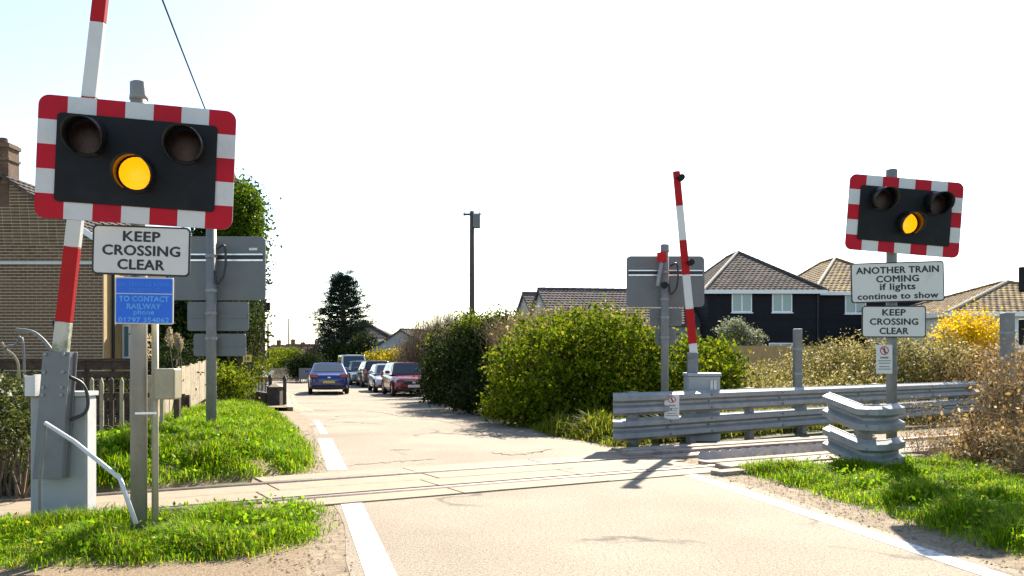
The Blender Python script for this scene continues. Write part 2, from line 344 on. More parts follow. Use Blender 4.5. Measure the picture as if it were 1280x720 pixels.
def in_poly(px, py, poly):
    ins = np.zeros(len(px), bool); n = len(poly); j = n - 1
    for i in range(n):
        xi, yi = poly[i]; xj, yj = poly[j]
        c = ((yi > py) != (yj > py)) & (px < (xj - xi) * (py - yi) / (yj - yi + 1e-12) + xi); ins ^= c; j = i
    return ins
def edge_dist(px, py, poly):
    d = np.full(len(px), 1e9)
    for i in range(len(poly)):
        a = np.array(poly[i]); b = np.array(poly[(i + 1) % len(poly)]); ab = b - a
        t = np.clip(((px - a[0]) * ab[0] + (py - a[1]) * ab[1]) / (ab @ ab), 0, 1)
        d = np.minimum(d, np.hypot(px - a[0] - t * ab[0], py - a[1] - t * ab[1]))
    return d
def vhgt(Y): return -0.5 * np.clip((Y - 14) / 22.0, 0, 1)
def grass(name, label, poly, dens, hmin, hmax, m, mound=0.0, mw=1.0, tuft=0.5, width=0.006):
    a = np.array(poly); lo, hi = a.min(0) - 0.1, a.max(0) + 0.1
    n = int(dens * (hi - lo).prod()); x = RNG.uniform(lo[0], hi[0], n); y = RNG.uniform(lo[1], hi[1], n)
    tuftf = np.sin(x * 5.1 + np.sin(y * 3.7) * 1.8) * np.sin(y * 4.3 + np.sin(x * 2.9) * 2.0)
    ed = edge_dist(x, y, poly); ins = in_poly(x, y, poly)
    sd = np.where(ins, ed, -ed) + RNG.normal(size=n) * 0.06 + tuftf * 0.05
    keep = (sd > 0) & (RNG.random(n) < np.clip(sd / 0.22 + 0.18, 0, 1)); x, y, sd, tf = x[keep], y[keep], sd[keep], tuftf[keep]; n = len(x)
    z = vhgt(y) + mound * np.clip(sd / mw, 0, 1) ** 1.0
    h = RNG.uniform(hmin, hmax, n) * (1 + tuft * tf) * np.clip(0.45 + sd * 1.6, 0.4, 1)
    az = RNG.uniform(0, 2 * np.pi, n); lean = RNG.uniform(0.2, 1.5, n)
    dx, dy = np.cos(az), np.sin(az); w = width * RNG.uniform(0.6, 1.3, n)
    p = np.stack([x, y, z], 1); s = np.stack([-dy, dx, 0 * x], 1) * w[:, None]
    mid = p + np.stack([dx * h * lean * 0.25, dy * h * lean * 0.25, h * 0.6], 1); tip = p + np.stack([dx * h * lean * 0.9, dy * h * lean * 0.9, h * (1.0 - 0.25 * lean)], 1)
    v = np.stack([p - s, p + s, mid + s * 0.8, mid - s * 0.8, tip], 1)
    f = (np.arange(n)[:, None] * 5 + np.array([[0, 1, 2, 0, 2, 3, 3, 2, 4]])).ravel()
    o = np_mesh(name, v.reshape(-1, 3), f, 3, m, None, 'stuff'); tag(o, label, 'grass'); return o
def copy_tree(o, parent=None):
    c = o.copy(); COL.objects.link(c); c.parent = parent
    for ch in list(o.children): copy_tree(ch, c)
    return c

# ================================================================== THE SETTING
def struct(o): o['kind'] = 'structure'; return o
# ground: one sheet to the horizon
g = MB(); ys = [-400, -20, 0, 14, 36, 60, 120, 400, 1500, 6000]; xs = [-5000, -400, -60, -12, 0, 12, 60, 400, 5000]
g.add([(x, y, hgt(y) - 0.03) for y in ys for x in xs], [(j * len(xs) + i, j * len(xs) + i + 1, (j + 1) * len(xs) + i + 1, (j + 1) * len(xs) + i) for j in range(len(ys) - 1) for i in range(len(xs) - 1)])
struct(g.build('ground', M_ground))
RIGHT = [(4.9, -6), (2.56, 4.74), (1.80, 8.6), (0.62, 13.04), (0.02, 15.5), (-0.85, 20), (-3.6, 36), (-7.2, 48), (-13.5, 66), (-24, 84), (-45, 102)]
LEFT = [(1.98, -6), (-0.69, 4.65), (-2.63, 12.4), (-4.25, 18.8), (-7.2, 28), (-10.3, 40), (-16, 55), (-24, 70), (-38, 84), (-52, 92)]
def interp(poly, Y): return float(np.interp(Y, [p[1] for p in poly], [p[0] for p in poly]))
def strip(name, fl, fr, y0, y1, step, z, m):
    b = MB(); n = int((y1 - y0) / step); nx = 6
    for i in range(n + 1):
        y = y0 + (y1 - y0) * i / n
        for k in range(nx + 1): b.v.append((fl(y) + (fr(y) - fl(y)) * k / nx, y, hgt(y) + z))
    b.f = [(j * (nx + 1) + i, j * (nx + 1) + i + 1, (j + 1) * (nx + 1) + i + 1, (j + 1) * (nx + 1) + i) for j in range(n) for i in range(nx)]
    return struct(b.build(name, m))
strip('road', lambda y: interp(LEFT, y) - 0.14 + 0.03 * math.sin(y * 2.3), lambda y: interp(RIGHT, y) + 0.18 + 0.04 * math.sin(y * 1.7 + 1), -6, 92, 0.5, 0.0, M_road)
strip('gravel_shoulder', lambda y: interp(LEFT, y) - (0.85 if y > 5.2 else 0.5), lambda y: interp(LEFT, y) - 0.1, -6, 30, 0.5, -0.003, M_shoulder)
strip('gravel_verge', lambda y: interp(RIGHT, y) + 0.1, lambda y: interp(RIGHT, y) + 0.75 + 0.06 * math.sin(y * 2.1), -6, 34, 0.5, -0.003, M_shoulder)
strip('footway', lambda y: -9.0, lambda y: interp(LEFT, y) - 0.38 + 0.02 * math.sin(5 * y), -6, 5.6, 0.4, -0.002, M_foot)
strip('pavement', lambda y: interp(LEFT, y) - 1.5, lambda y: interp(LEFT, y) - 0.30, 22.5, 60, 0.75, 0.09, M_foot)
b = MB()
for i in range(22):
    y = 22.5 + i * 0.92; y2 = y + 0.905; x, x2 = interp(LEFT, y) - 0.30, interp(LEFT, y2) - 0.30
    k = MB(); k.add([(x, y, hgt(y) - .05), (x + .14, y, hgt(y) - .05), (x + .14, y, hgt(y) + .10), (x, y, hgt(y) + .10), (x2, y2, hgt(y2) - .05), (x2 + .14, y2, hgt(y2) - .05), (x2 + .14, y2, hgt(y2) + .10), (x2, y2, hgt(y2) + .10)],
                 [(0, 1, 2, 3), (7, 6, 5, 4), (0, 4, 5, 1), (1, 5, 6, 2), (2, 6, 7, 3), (3, 7, 4, 0)])
    if i == 0: kerb = thing('kerb', 'pale kerb stones edging the pavement on the far left of the road', 'kerb', (0, 0, 0)); kerb['kind'] = 'structure'; del kerb['category']
    k.build('kerb_stone', M_panel, kerb)
# open cracks and a broken-up patch in the tarmac
road = bpy.data.objects['road']
def crack(pts, w):
    b = MB(); gp = [G(x, y) for x, y in pts]; out = []
    for a, c in zip(gp[:-1], gp[1:]):
        for q in range(8): out.append(a.lerp(c, q / 8) + Vector((RNG.normal() * .02, RNG.normal() * .05, 0)))
    out.append(gp[-1])
    for i, p in enumerate(out):
        ww = w * RNG.uniform(.4, 1.3) * (0.15 if i in (0, len(out) - 1) else 1); b.v += [(p.x, p.y - ww, hgt(p.y - ww) + .002), (p.x, p.y + ww, hgt(p.y + ww) + .002)]
    b.f = [(2 * k, 2 * k + 2, 2 * k + 3, 2 * k + 1) for k in range(len(out) - 1)]
    b.build('crack', M_gap, road)
crack([(457, 514), (480, 516), (502, 520.5), (522, 517), (545, 513), (556, 512)], .09)
crack([(524, 524), (545, 525), (570, 530), (590, 537), (602, 541)], .055)
crack([(436, 582), (480, 578), (512, 576), (545, 574)], .022)
crack([(484, 563), (500, 562.5), (515, 561.5)], .03)
crack([(610, 566), (640, 569), (668, 566), (690, 562)], .04)
crack([(612, 545), (622, 547), (632, 549)], .06)
# painted lines, 4 mm up
def line(name, f, w, y0, y1, m, z=0.0025):
    b = MB(); n = max(2, int((y1 - y0) / 0.3))
    for i in range(n + 1):
        y = y0 + (y1 - y0) * i / n; x = f(y); b.v += [(x - w / 2, y, hgt(y) + z), (x + w / 2, y, hgt(y) + z)]
    b.f = [(2 * j, 2 * j + 1, 2 * j + 3, 2 * j + 2) for j in range(n)]
    return struct(b.build(name, m))
line('edge_line', lambda y: interp(LEFT, y), 0.17, -1.0, 7.1, M_paint)
line('edge_line', lambda y: interp(LEFT, y), 0.20, 9.05, 12.6, M_paint)
line('edge_line', lambda y: interp(LEFT, y) + 0.02, 0.11, 13.4, 17.5, M_paint)
line('edge_line', lambda y: interp(RIGHT, y) - 0.02, 0.15, -1.0, 8.75, M_paint)
line('yellow_line', lambda y: interp(LEFT, y) + 0.12, 0.09, 22.5, 46, M_yellowline)
line('yellow_line', lambda y: interp(LEFT, y) + 0.32, 0.09, 22.5, 46, M_yellowline)

# ------------------------------------------------------------------ railway across the road
TA = math.radians(29.5); TD = Vector((math.cos(TA), math.sin(TA), 0)); TN = Vector((-math.sin(TA), math.cos(TA), 0)); TP = Vector((-1.82, 7.12, 0))
def T(u, v, z=0.0): return TP + TD * u + TN * v + Vector((0, 0, z))
track = thing('railway_track', 'narrow gauge steel rails let into the road at the crossing', 'railway track', T(0, 0.5))
inv = -T(0, 0.5)
GA = 1.04
for v in (0.0, GA):
    b = MB()
    for i in range(24):
        u0, u1 = -9 + i, -8 + i
        pr = [(-0.045, -0.05), (0.045, -0.05), (0.04, 0.008), (0.03, 0.016), (-0.03, 0.016), (-0.04, 0.008)]
        b.add([T(u, v + a, z) + inv for u in (u0, u1) for a, z in pr], [(k, (k + 1) % 6, (k + 1) % 6 + 6, k + 6) for k in range(6)])
    b.build('rail', M_rail, track)
    sgn = 1 if v == 0 else -1
    b = MB(); b.add([T(-9, v + sgn * .045, -.012) + inv, T(15, v + sgn * .045, -.012) + inv, T(15, v + sgn * .105, -.012) + inv, T(-9, v + sgn * .105, -.012) + inv], [(0, 1, 2, 3)])
    b.add([T(-9, v - sgn * .045, -.010) + inv, T(15, v - sgn * .045, -.010) + inv, T(15, v - sgn * .07, -.010) + inv, T(-9, v - sgn * .07, -.010) + inv], [(0, 1, 2, 3)])
    b.build('flangeway', M_gap, track)
# sunken trackbed outside the road
for u0, u1, nm in ((6.0, 40, 'trackbed'), (-30, -9, 'trackbed')):
    b = MB(); b.add([T(u0, -0.9, -0.02), T(u1, -0.9, -0.02), T(u1, 2.0, -0.02), T(u0, 2.0, -0.02)], [(0, 1, 2, 3)]); struct(b.build(nm, M_shoulder))
deck = thing('crossing_deck', 'tan concrete panels laid between and beside the rails', 'crossing deck', T(0, 0.5)); deck['kind'] = 'structure'; del deck['category']
for (v0, v1) in ((-0.40, -0.075), (0.11, GA / 2 - 0.006), (GA / 2 + 0.006, GA - 0.11), (GA + 0.075, GA + 0.42)):
    for i in range(7):
        u0 = -6.2 + i * 1.52 + (0.0 if v0 < 0.3 else 0.2); u1 = u0 + 1.508
        if v0 < 0 and u0 < -0.6: continue
        if v0 > GA and u0 < -0.9: continue
        dz = RNG.uniform(-0.002, 0.002) + 0.012
        b = MB(); b.add([T(u, v, z) + inv for z in (-0.06, dz) for u, v in ((u0, v0), (u1, v0), (u1, v1), (u0, v1))], [(3, 2, 1, 0), (4, 5, 6, 7), (0, 1, 5, 4), (1, 2, 6, 5), (2, 3, 7, 6), (3, 0, 4, 7)])
        b.build('panel', M_panel, deck, bevel=0.006)
# timber boards and trespass guards to the right of the road
tb = thing('timber_boarding', 'weathered timber boards laid along the rails right of the road', 'timber boards', T(4.6, -0.1))
it = -T(4.6, -0.1)
for k, (v0, v1, u0, u1, z) in enumerate(((-0.62, -0.45, 4.1, 7.2, .04), (-0.42, -0.24, 4.4, 7.6, .055), (-0.22, -0.075, 4.5, 8.2, .05), (0.11, 0.30, 4.6, 8.4, .03), (GA - 0.30, GA - 0.11, 4.5, 8.4, .03), (GA + 0.08, GA + 0.24, 4.3, 8.6, .05), (GA + 0.27, GA + 0.42, 4.4, 8.8, .06), (GA + 0.45, GA + 0.62, 4.6, 9.0, .05))):
    b = MB(); b.bar(T(u0, (v0 + v1) / 2, z - .06) + it, T(u1, (v0 + v1) / 2, z - .06) + it, v1 - v0, 0.12); b.build('board', M_timber, tb, bevel=0.008)
tg = thing('trespass_guard', 'row of upturned grey timber slats between the rails beyond the boards', 'trespass guard', T(6, 0.5))
ig = -T(6, 0.5)
for k in range(16):
    u = 5.0 + k * 0.16
    b = MB(); b.add([T(u + du, v, z) + ig for v in (0.33, GA - 0.33) for du, z in ((-.05, .0), (.05, .0), (0, .085))], [(0, 2, 1), (3, 4, 5), (0, 1, 4, 3), (1, 2, 5, 4), (2, 0, 3, 5)])
    b.build('slat', M_slat, tg)

# ------------------------------------------------------------------ verges: soil below, grass on top
PATCH = [(-1.60, 6.88), (-1.34, 6.15), (-1.22, 5.40), (-1.75, 4.95), (-3.2, 4.75), (-4.6, 4.5), (-4.9, 5.0), (-3.4, 5.88)]
BANK = [(-3.7, 7.75), (-2.05, 8.75), (-2.18, 9.6), (-2.62, 11.2), (-3.45, 13.8), (-5.75, 21.3), (-7.6, 22.4), (-6.0, 15.2), (-5.6, 12.5), (-5.2, 9.5), (-5.0, 7.6)]
RVERGE = [(2.30, 8.95), (2.58, 7.71), (2.76, 6.42), (2.84, 5.45), (2.98, 4.6), (5.0, 4.2), (7.5, 5.5), (7.5, 9.8), (4.6, 9.6), (3.35, 9.35)]
FVERGE = [(0.10, 15.6), (0.66, 13.1), (1.35, 11.5), (1.75, 11.5), (1.6, 13.0), (1.3, 14.4), (0.5, 16.6)]
def soil(name, poly, mound, mw, m, up=0.004):
    a = np.array(poly); lo, hi = a.min(0), a.max(0); st = 0.22
    gx = np.arange(lo[0], hi[0] + st, st); gy = np.arange(lo[1], hi[1] + st, st); X, Y = np.meshgrid(gx, gy); x, y = X.ravel(), Y.ravel()
    sd = np.where(in_poly(x, y, poly), edge_dist(x, y, poly), -edge_dist(x, y, poly))
    z = vhgt(y) + mound * np.clip(sd / mw, 0, 1) + up - np.where(sd < 0.04, 0.05, 0)
    nx = len(gx); f = [(j * nx + i, j * nx + i + 1, (j + 1) * nx + i + 1, (j + 1) * nx + i) for j in range(len(gy) - 1) for i in range(nx - 1) if max(sd[j * nx + i], sd[j * nx + i + 1], sd[(j + 1) * nx + i], sd[(j + 1) * nx + i + 1]) > 0.0]
    b = MB(); b.v = list(zip(x, y, z)); b.f = f
    return struct(b.build(name, m, smooth=True))
soil('grass_patch_soil', PATCH, 0.03, 0.3, M_soil); soil('bank', BANK, 0.26, 0.9, M_soil)
soil('verge', RVERGE, 0.05, 0.4, M_soil); soil('verge', FVERGE, 0.05, 0.4, M_soil)
grass('grass', 'bright green tufted grass patch at the foot of the near signal', PATCH, 15000, 0.03, 0.11, GRASS, 0.03, 0.3, 0.75, 0.0030)
grass('grass', 'long vivid green grass on the bank left of the road', BANK, 7500, 0.04, 0.14, GRASS, 0.26, 0.9, 0.8, 0.0045)
grass('grass', 'lush green grass verge below the right hand signal', RVERGE, 9000, 0.03, 0.12, GRASS, 0.05, 0.4, 0.8, 0.0036)
grass('grass', 'yellow green grass strip between road and hedge', FVERGE, 4200, 0.06, 0.15, GRASSY, 0.05, 0.4, 0.4, 0.008)

BACK = [tuple((Vector((1.42, 11.35, 0)) + Vector((.789, .614, 0)) * t + Vector((-.614, .789, 0)) * o)[:2]) for t, o in ((.2, .2), (12, .2), (12, 3.0), (.6, 2.6))]
grass('grass', 'rough tussocky grass behind the crash barrier', BACK, 1500, .12, .34, GRASSY, 0, 1, .6, .009)
WEED = leafmat('broad_weeds', [(0, (.06, .16, .004)), (.5, (.17, .34, .006)), (.9, (.32, .46, .010)), (1, (.46, .40, .04))], .5, .5, .3, 2)
def weeds(label, poly, n, smin, smax, mound, mw):
    a = np.array(poly); lo, hi = a.min(0), a.max(0); cx = RNG.uniform(lo[0], hi[0], n); cy = RNG.uniform(lo[1], hi[1], n)
    k_ = in_poly(cx, cy, poly) & (edge_dist(cx, cy, poly) > .05); cx, cy = cx[k_], cy[k_]; cx = np.repeat(cx, 9) + RNG.normal(size=len(cx) * 9) * .05; cy = np.repeat(cy, 9) + RNG.normal(size=len(cy) * 9) * .05
    sd = edge_dist(cx, cy, poly); z = vhgt(cy) + mound * np.clip(sd / mw, 0, 1) + RNG.uniform(.02, .11, len(cx))
    o = leaves('ground_weeds', np.column_stack([cx, cy, z]), smin, smax, .55, WEED, None, kind='stuff'); tag(o, label, 'weeds')
weeds('small broad leaved weeds in the grass below the near signal', PATCH, 420, .02, .05, .03, .3)
weeds('broad leaved weeds through the long grass on the left bank', BANK, 2600, .03, .075, .26, .9)
weeds('small weeds in the grass of the right verge', RVERGE, 900, .02, .05, .05, .4)
def pebbles(label, fl, fr, y0, y1, n):
    y = RNG.uniform(y0, y1, n) ; u_ = RNG.random(n); x = np.array([fl(q) for q in y]) * (1 - u_) + np.array([fr(q) for q in y]) * u_
    r_ = RNG.uniform(.003, .009, n)[:, None] * RNG.choice([.7, 1, 1.6], n)[:, None]; c = np.column_stack([x, y, vhgt(y) + .002])
    d_ = np.array([[1, 0, 0], [0, 1, 0], [-1, 0, 0], [0, -1, 0], [0, 0, .7]]); v = c[:, None] + d_[None] * r_[:, None] * RNG.uniform(.7, 1.3, (n, 5, 1))
    f = (np.arange(n)[:, None] * 5 + np.array([[0, 1, 4, 1, 2, 4, 2, 3, 4, 3, 0, 4]])).ravel()
    o = np_mesh('gravel', v.reshape(-1, 3), f, 3, M_shoulder, None, 'stuff'); tag(o, label, 'gravel')
pebbles('loose tan gravel along the left edge of the road', lambda q: interp(LEFT, q) - .75, lambda q: interp(LEFT, q) - .12, 3.5, 14, 2600)
pebbles('loose tan gravel along the right edge of the road', lambda q: interp(RIGHT, q) + .12, lambda q: interp(RIGHT, q) + .6, 4, 12, 2200)

# ================================================================== LEVEL CROSSING SIGNALS
BW, BH = 1.18, 0.77
def hood_mesh(L=0.23, r=0.118, n=22, a0=-58, a1=238):
    b = MB(); th = 0.005; k = n + 1
    for i in range(k):
        a = math.radians(a0 + (a1 - a0) * i / n); top = max(0.0, math.sin(a))
        ln = L * (0.42 + 0.58 * (0.5 + 0.5 * math.sin(a)))
        for rr, yy in ((r, 0.0), (r, -ln), (r - th, -ln), (r - th, 0.0)):
            b.v.append((rr * math.cos(a), yy, rr * math.sin(a) - 0.10 * abs(yy)))
    for i in range(n):
        for j in range(4): b.f.append((i * 4 + j, (i + 1) * 4 + j, (i + 1) * 4 + (j + 1) % 4, i * 4 + (j + 1) % 4))
    b.f += [(0, 1, 2, 3), (n * 4 + 3, n * 4 + 2, n * 4 + 1, n * 4)]
    return b
def dome(r, depth, n=24, rings=4):
    b = MB(); b.v.append((0, -depth, 0))
    for j in range(1, rings + 1):
        t = j / rings
        for i in range(n):
            a = 2 * math.pi * i / n; b.v.append((r * t * math.cos(a), -depth * (1 - t * t), r * t * math.sin(a)))
    b.f += [(0, 1 + (i + 1) % n, 1 + i) for i in range(n)]
    for j in range(rings - 1):
        for i in range(n): b.f.append((1 + j * n + i, 1 + j * n + (i + 1) % n, 1 + (j + 1) * n + (i + 1) % n, 1 + (j + 1) * n + i))
    return b
def signal_board(root, cx, cz, y, roll, yaw=0.0):
    e = MB(); e.prism(rrect(BW, BH, 0.065), -0.006, 0.006)
    bd = e.build('backing_board', M_backgrey, root, (cx, y, cz)); bd.rotation_euler = (0, roll, yaw)
    pw, ph = BW / 7, BH / 5
    for i in range(7):
        for j in range(5):
            if 0 < i < 6 and 0 < j < 4: continue
            red = (i + j) % 2 == 0
            x0, x1 = -BW / 2 + i * pw, -BW / 2 + (i + 1) * pw; z0, z1 = -BH / 2 + j * ph, -BH / 2 + (j + 1) * ph
            poly = [(x0, z0), (x1, z0), (x1, z1), (x0, z1)]
            if i in (0, 6) and j in (0, 4):
                r = 0.065; ox = x0 if i == 0 else x1; oz = z0 if j == 0 else z1; sx = 1 if i == 0 else -1; sz = 1 if j == 0 else -1
                poly = [(ox + sx * r * (1 - math.cos(t)), oz + sz * r * (1 - math.sin(t))) for t in [math.radians(90 * q / 6) for q in range(7)]] + [(ox + sx * pw, oz), (ox + sx * pw, oz + sz * ph), (ox, oz + sz * ph)]
                if sx * sz < 0: poly = poly[::-1]
            b = MB(); b.prism(poly, -0.0095, -0.0065); b.build('red_square' if red else 'white_square', M_red if red else M_white, bd)
    b = MB(); b.prism(rrect(BW - 0.225, BH - 0.215, 0.025), -0.020, -0.0100); b.build('black_panel', M_black, bd)
    return bd
def lamp(bd, x, z, lens_m, tilt=0.0):
    b = MB(); b.prism(disc(0.125, 28), -0.032, -0.0205); hs = b.build('lamp', M_black, bd, (x, 0, z), smooth=False)
    l = dome(0.103, 0.022).build('lens', lens_m, hs, (0, -0.034, 0), smooth=True)
    h = hood_mesh().build('hood', M_hood, hs, (0, -0.031, 0), smooth=True)
    h.rotation_euler = (math.radians(4), 0, 0)
    return hs
def pole_part(root, z1, r, m, z0=-0.3, cap=True, name='pole'):
    b = MB(); b.tube([(0, 0, z0), (0, 0, z1)], r, 20); p = b.build(name, m, root, smooth=True)
    if cap:
        c = MB(); c.tube([(0, 0, z1 - 0.10), (0, 0, z1 - 0.075), (0, 0, z1 - 0.07), (0, 0, z1 + .012), (0, 0, z1 + 0.022)], [r + .006, r + .006, r + .003, r + .003, r * .7], 20); c.build('pole_cap', m, p, smooth=True)
    return p
def sign_plate(root, cx, cz, w, h, y, lines, border=0.012, bg_m=None, edge_m=None, roll=0.0, yaw=0.0, label=None, r=0.03):
    b = MB(); b.prism(rrect(w, h, r), -0.004, 0.004); pl = b.build('sign_plate', edge_m or M_signblack, root, (cx, y, cz), label=label); pl.rotation_euler = (0, roll, yaw)
    b = MB(); b.prism(rrect(w - 2 * border, h - 2 * border, r * 0.75), -0.0065, -0.0045); b.build('sign_face', bg_m or M_signwhite, pl)
    for txt, x, z, th, tw, m in lines: lettering(pl, txt, x, -0.0080, z, th, m, tw)
    return pl
def clamps(root, zs, r, m=M_galv2):
    for z in zs:
        b = MB(); b.tube([(0, 0, z - .018), (0, 0, z + .018)], r + 0.008, 16); b.box(-.012, .012, -r - .024, -r, z - .012, z + .012); b.build('clamp', m, root)
def danger_notice(parent, name, cx, cy, cz, w=0.165, h=0.285, roll=0.0, top=False, label=None):
    b = MB(); b.prism(rrect(w, h, 0.006), -0.003, 0.003); pl = b.build(name, M_signwhite, parent, (cx, cy, cz)); pl.rotation_euler = (0, roll, 0)
    if label: pl['label'] = label
    ring = MB(); n = 20
    for i in range(n):
        a = 2 * math.pi * i / n
        for rr in (0.036, 0.045): ring.v.append((rr * math.cos(a) * w / .165, -0.0045, h * 0.30 + rr * math.sin(a)))
    ring.f = [(2 * i, 2 * i + 1, (2 * i + 3) % (2 * n), (2 * i + 2) % (2 * n)) for i in range(n)]
    ring.build('prohibition_ring', M_red, pl)
    f = MB(); f.add([(-.008, -.0052, h * .30 + .028), (.004, -.0052, h * .30 + .030), (.010, -.0052, h * .30 - .005), (.016, -.0052, h * .30 - .030), (.004, -.0052, h * .30 - .030), (-.010, -.0052, h * .30 - .002)], [(0, 1, 2, 3, 4, 5)]); f.build('figure', M_signblack, pl)
    s = MB(); s.add([(-.030, -.0060, h * .30 + .024), (-.024, -.0060, h * .30 + .030), (.030, -.0060, h * .30 - .024), (.024, -.0060, h * .30 - .030)], [(0, 1, 2, 3)]); s.build('slash', M_red, pl)
    lettering(pl, 'DANGER', 0, -.0045, h * .055, .017, M_signblack, w * .5)
    for k, (z, ww) in enumerate(((-.055, .82), (-.14, .70), (-.26, .64), (-.345, .80))):
        q = MB(); q.add([(-w * ww / 2, -.0045, h * z - .004), (w * ww / 2, -.0045, h * z - .004), (w * ww / 2, -.0045, h * z + .004), (-w * ww / 2, -.0045, h * z + .004)], [(0, 1, 2, 3)]); q.build('small_print', M_backgrey, pl)
    return pl
def px_loc(x, D): return ((x - 640) / FPX * D, D, hgt(D))

# --- near signal, left of the road
DL = 5.72; k = FPX / DL
def zL(y): return HCAM - (y - HZ) / k
sg = thing('crossing_signal', 'large near level crossing signal, amber lit, blue telephone notice below the board', 'crossing signal', px_loc(173.5, DL), 0.0, 'level crossing signals')
pole_part(sg, zL(106), 0.052, M_pole)
b = MB(); b.tube([(0.098, 0.02, -0.2), (0.098, 0.02, zL(380))], 0.022, 12); b.build('conduit', M_beige, sg, smooth=True)
b = MB(); b.bar((0.0, -0.056, zL(516)), (0.125, -0.025, zL(516)), 0.012, 0.014); b.build('pole_strap', M_alu, sg)
bd = signal_board(sg, 0.044, zL(209.5), -0.12, math.radians(2.2), math.radians(12))
for x, z, m in ((-0.29, 0.135, M_redlens), (0.29, 0.135, M_redlens), (0.0, -0.07, M_amber)): lamp(bd, x, z, m)
sign_plate(sg, 0.055, zL(315.5), 0.605, 0.318, -0.085, [('KEEP', 0, .09, .063, .225, M_signblack), ('CROSSING', 0, 0.0, .063, .475, M_signblack), ('CLEAR', 0, -.09, .063, .285, M_signblack)], roll=math.radians(1.4), yaw=math.radians(6), label='white plate reading KEEP CROSSING CLEAR')
bp = sign_plate(sg, 0.07, zL(377), 0.365, 0.300, -0.080, [('TO CONTACT', 0, .012, .034, .31, M_palebl), ('RAILWAY', 0, -.036, .034, .21, M_palebl), ('phone', 0, -.078, .030, .125, M_palebl), ('01797 354062', 0, -.123, .031, .315, M_palebl), ('EASTBRIDGE ROAD', 0, .105, .026, .32, M_fadebl), ('CROSSING', 0, .068, .026, .19, M_fadebl)], 0.008, M_blue, M_white, math.radians(0.6), math.radians(4), 'faded blue telephone notice', 0.012)
b = MB(); b.box(-.175, .175, -.0078, -.0068, .042, .047); b.build('divider', M_white, bp)
clamps(sg, (zL(148), zL(256), zL(300), zL(360)), 0.052)
b = MB(); b.prism(rrect(0.135, 0.20, 0.012), -.06, .06); pb = b.build('telephone_box', M_beige, sg, (0.178, 0.03, zL(480)), bevel=0.006, label='beige telephone box on the pole')
b = MB(); b.prism(rrect(0.115, 0.18, 0.008), -.066, -.0605); b.build('telephone_box_door', M_beige, pb)

# --- far signal, right of the road
DR = 9.10; k2 = FPX / DR
def zR(y): return HCAM - (y - HZ) / k2
sr = thing('crossing_signal', 'tilted level crossing signal on the right verge with ANOTHER TRAIN COMING plate', 'crossing signal', px_loc(1114.5, DR), 0.0, 'level crossing signals')
pole_part(sr, zR(214), 0.053, M_galv2)
bd = signal_board(sr, 0.078, zR(272.5), -0.12, math.radians(4.4), math.radians(2))
for x, z, m in ((-0.27, 0.15, M_redlens), (0.29, 0.15, M_redlens), (0.02, -0.075, M_amber)): lamp(bd, x, z, m)
sign_plate(sr, 0.022, zR(353.5), 0.93, 0.41, -0.085, [('ANOTHER TRAIN', 0, .125, .066, .82, M_signblack), ('COMING', 0, .035, .066, .42, M_signblack), ('if lights', 0, -.055, .066, .35, M_signblack), ('continue to show', 0, -.140, .062, .80, M_signblack)], roll=math.radians(-1.4), yaw=math.radians(-4), label='white plate reading ANOTHER TRAIN COMING if lights continue to show')
sign_plate(sr, -0.015, zR(402.5), 0.645, 0.325, -0.085, [('KEEP', 0, .095, .064, .23, M_signblack), ('CROSSING', 0, 0.0, .064, .48, M_signblack), ('CLEAR', 0, -.095, .064, .285, M_signblack)], roll=math.radians(0.2), yaw=math.radians(-3), label='white plate reading KEEP CROSSING CLEAR')
danger_notice(sr, 'trespass_notice', -0.108, -0.075, zR(449), 0.165, 0.295)
clamps(sr, (zR(235), zR(305), zR(345), zR(372), zR(395), zR(440), zR(461)), 0.053)

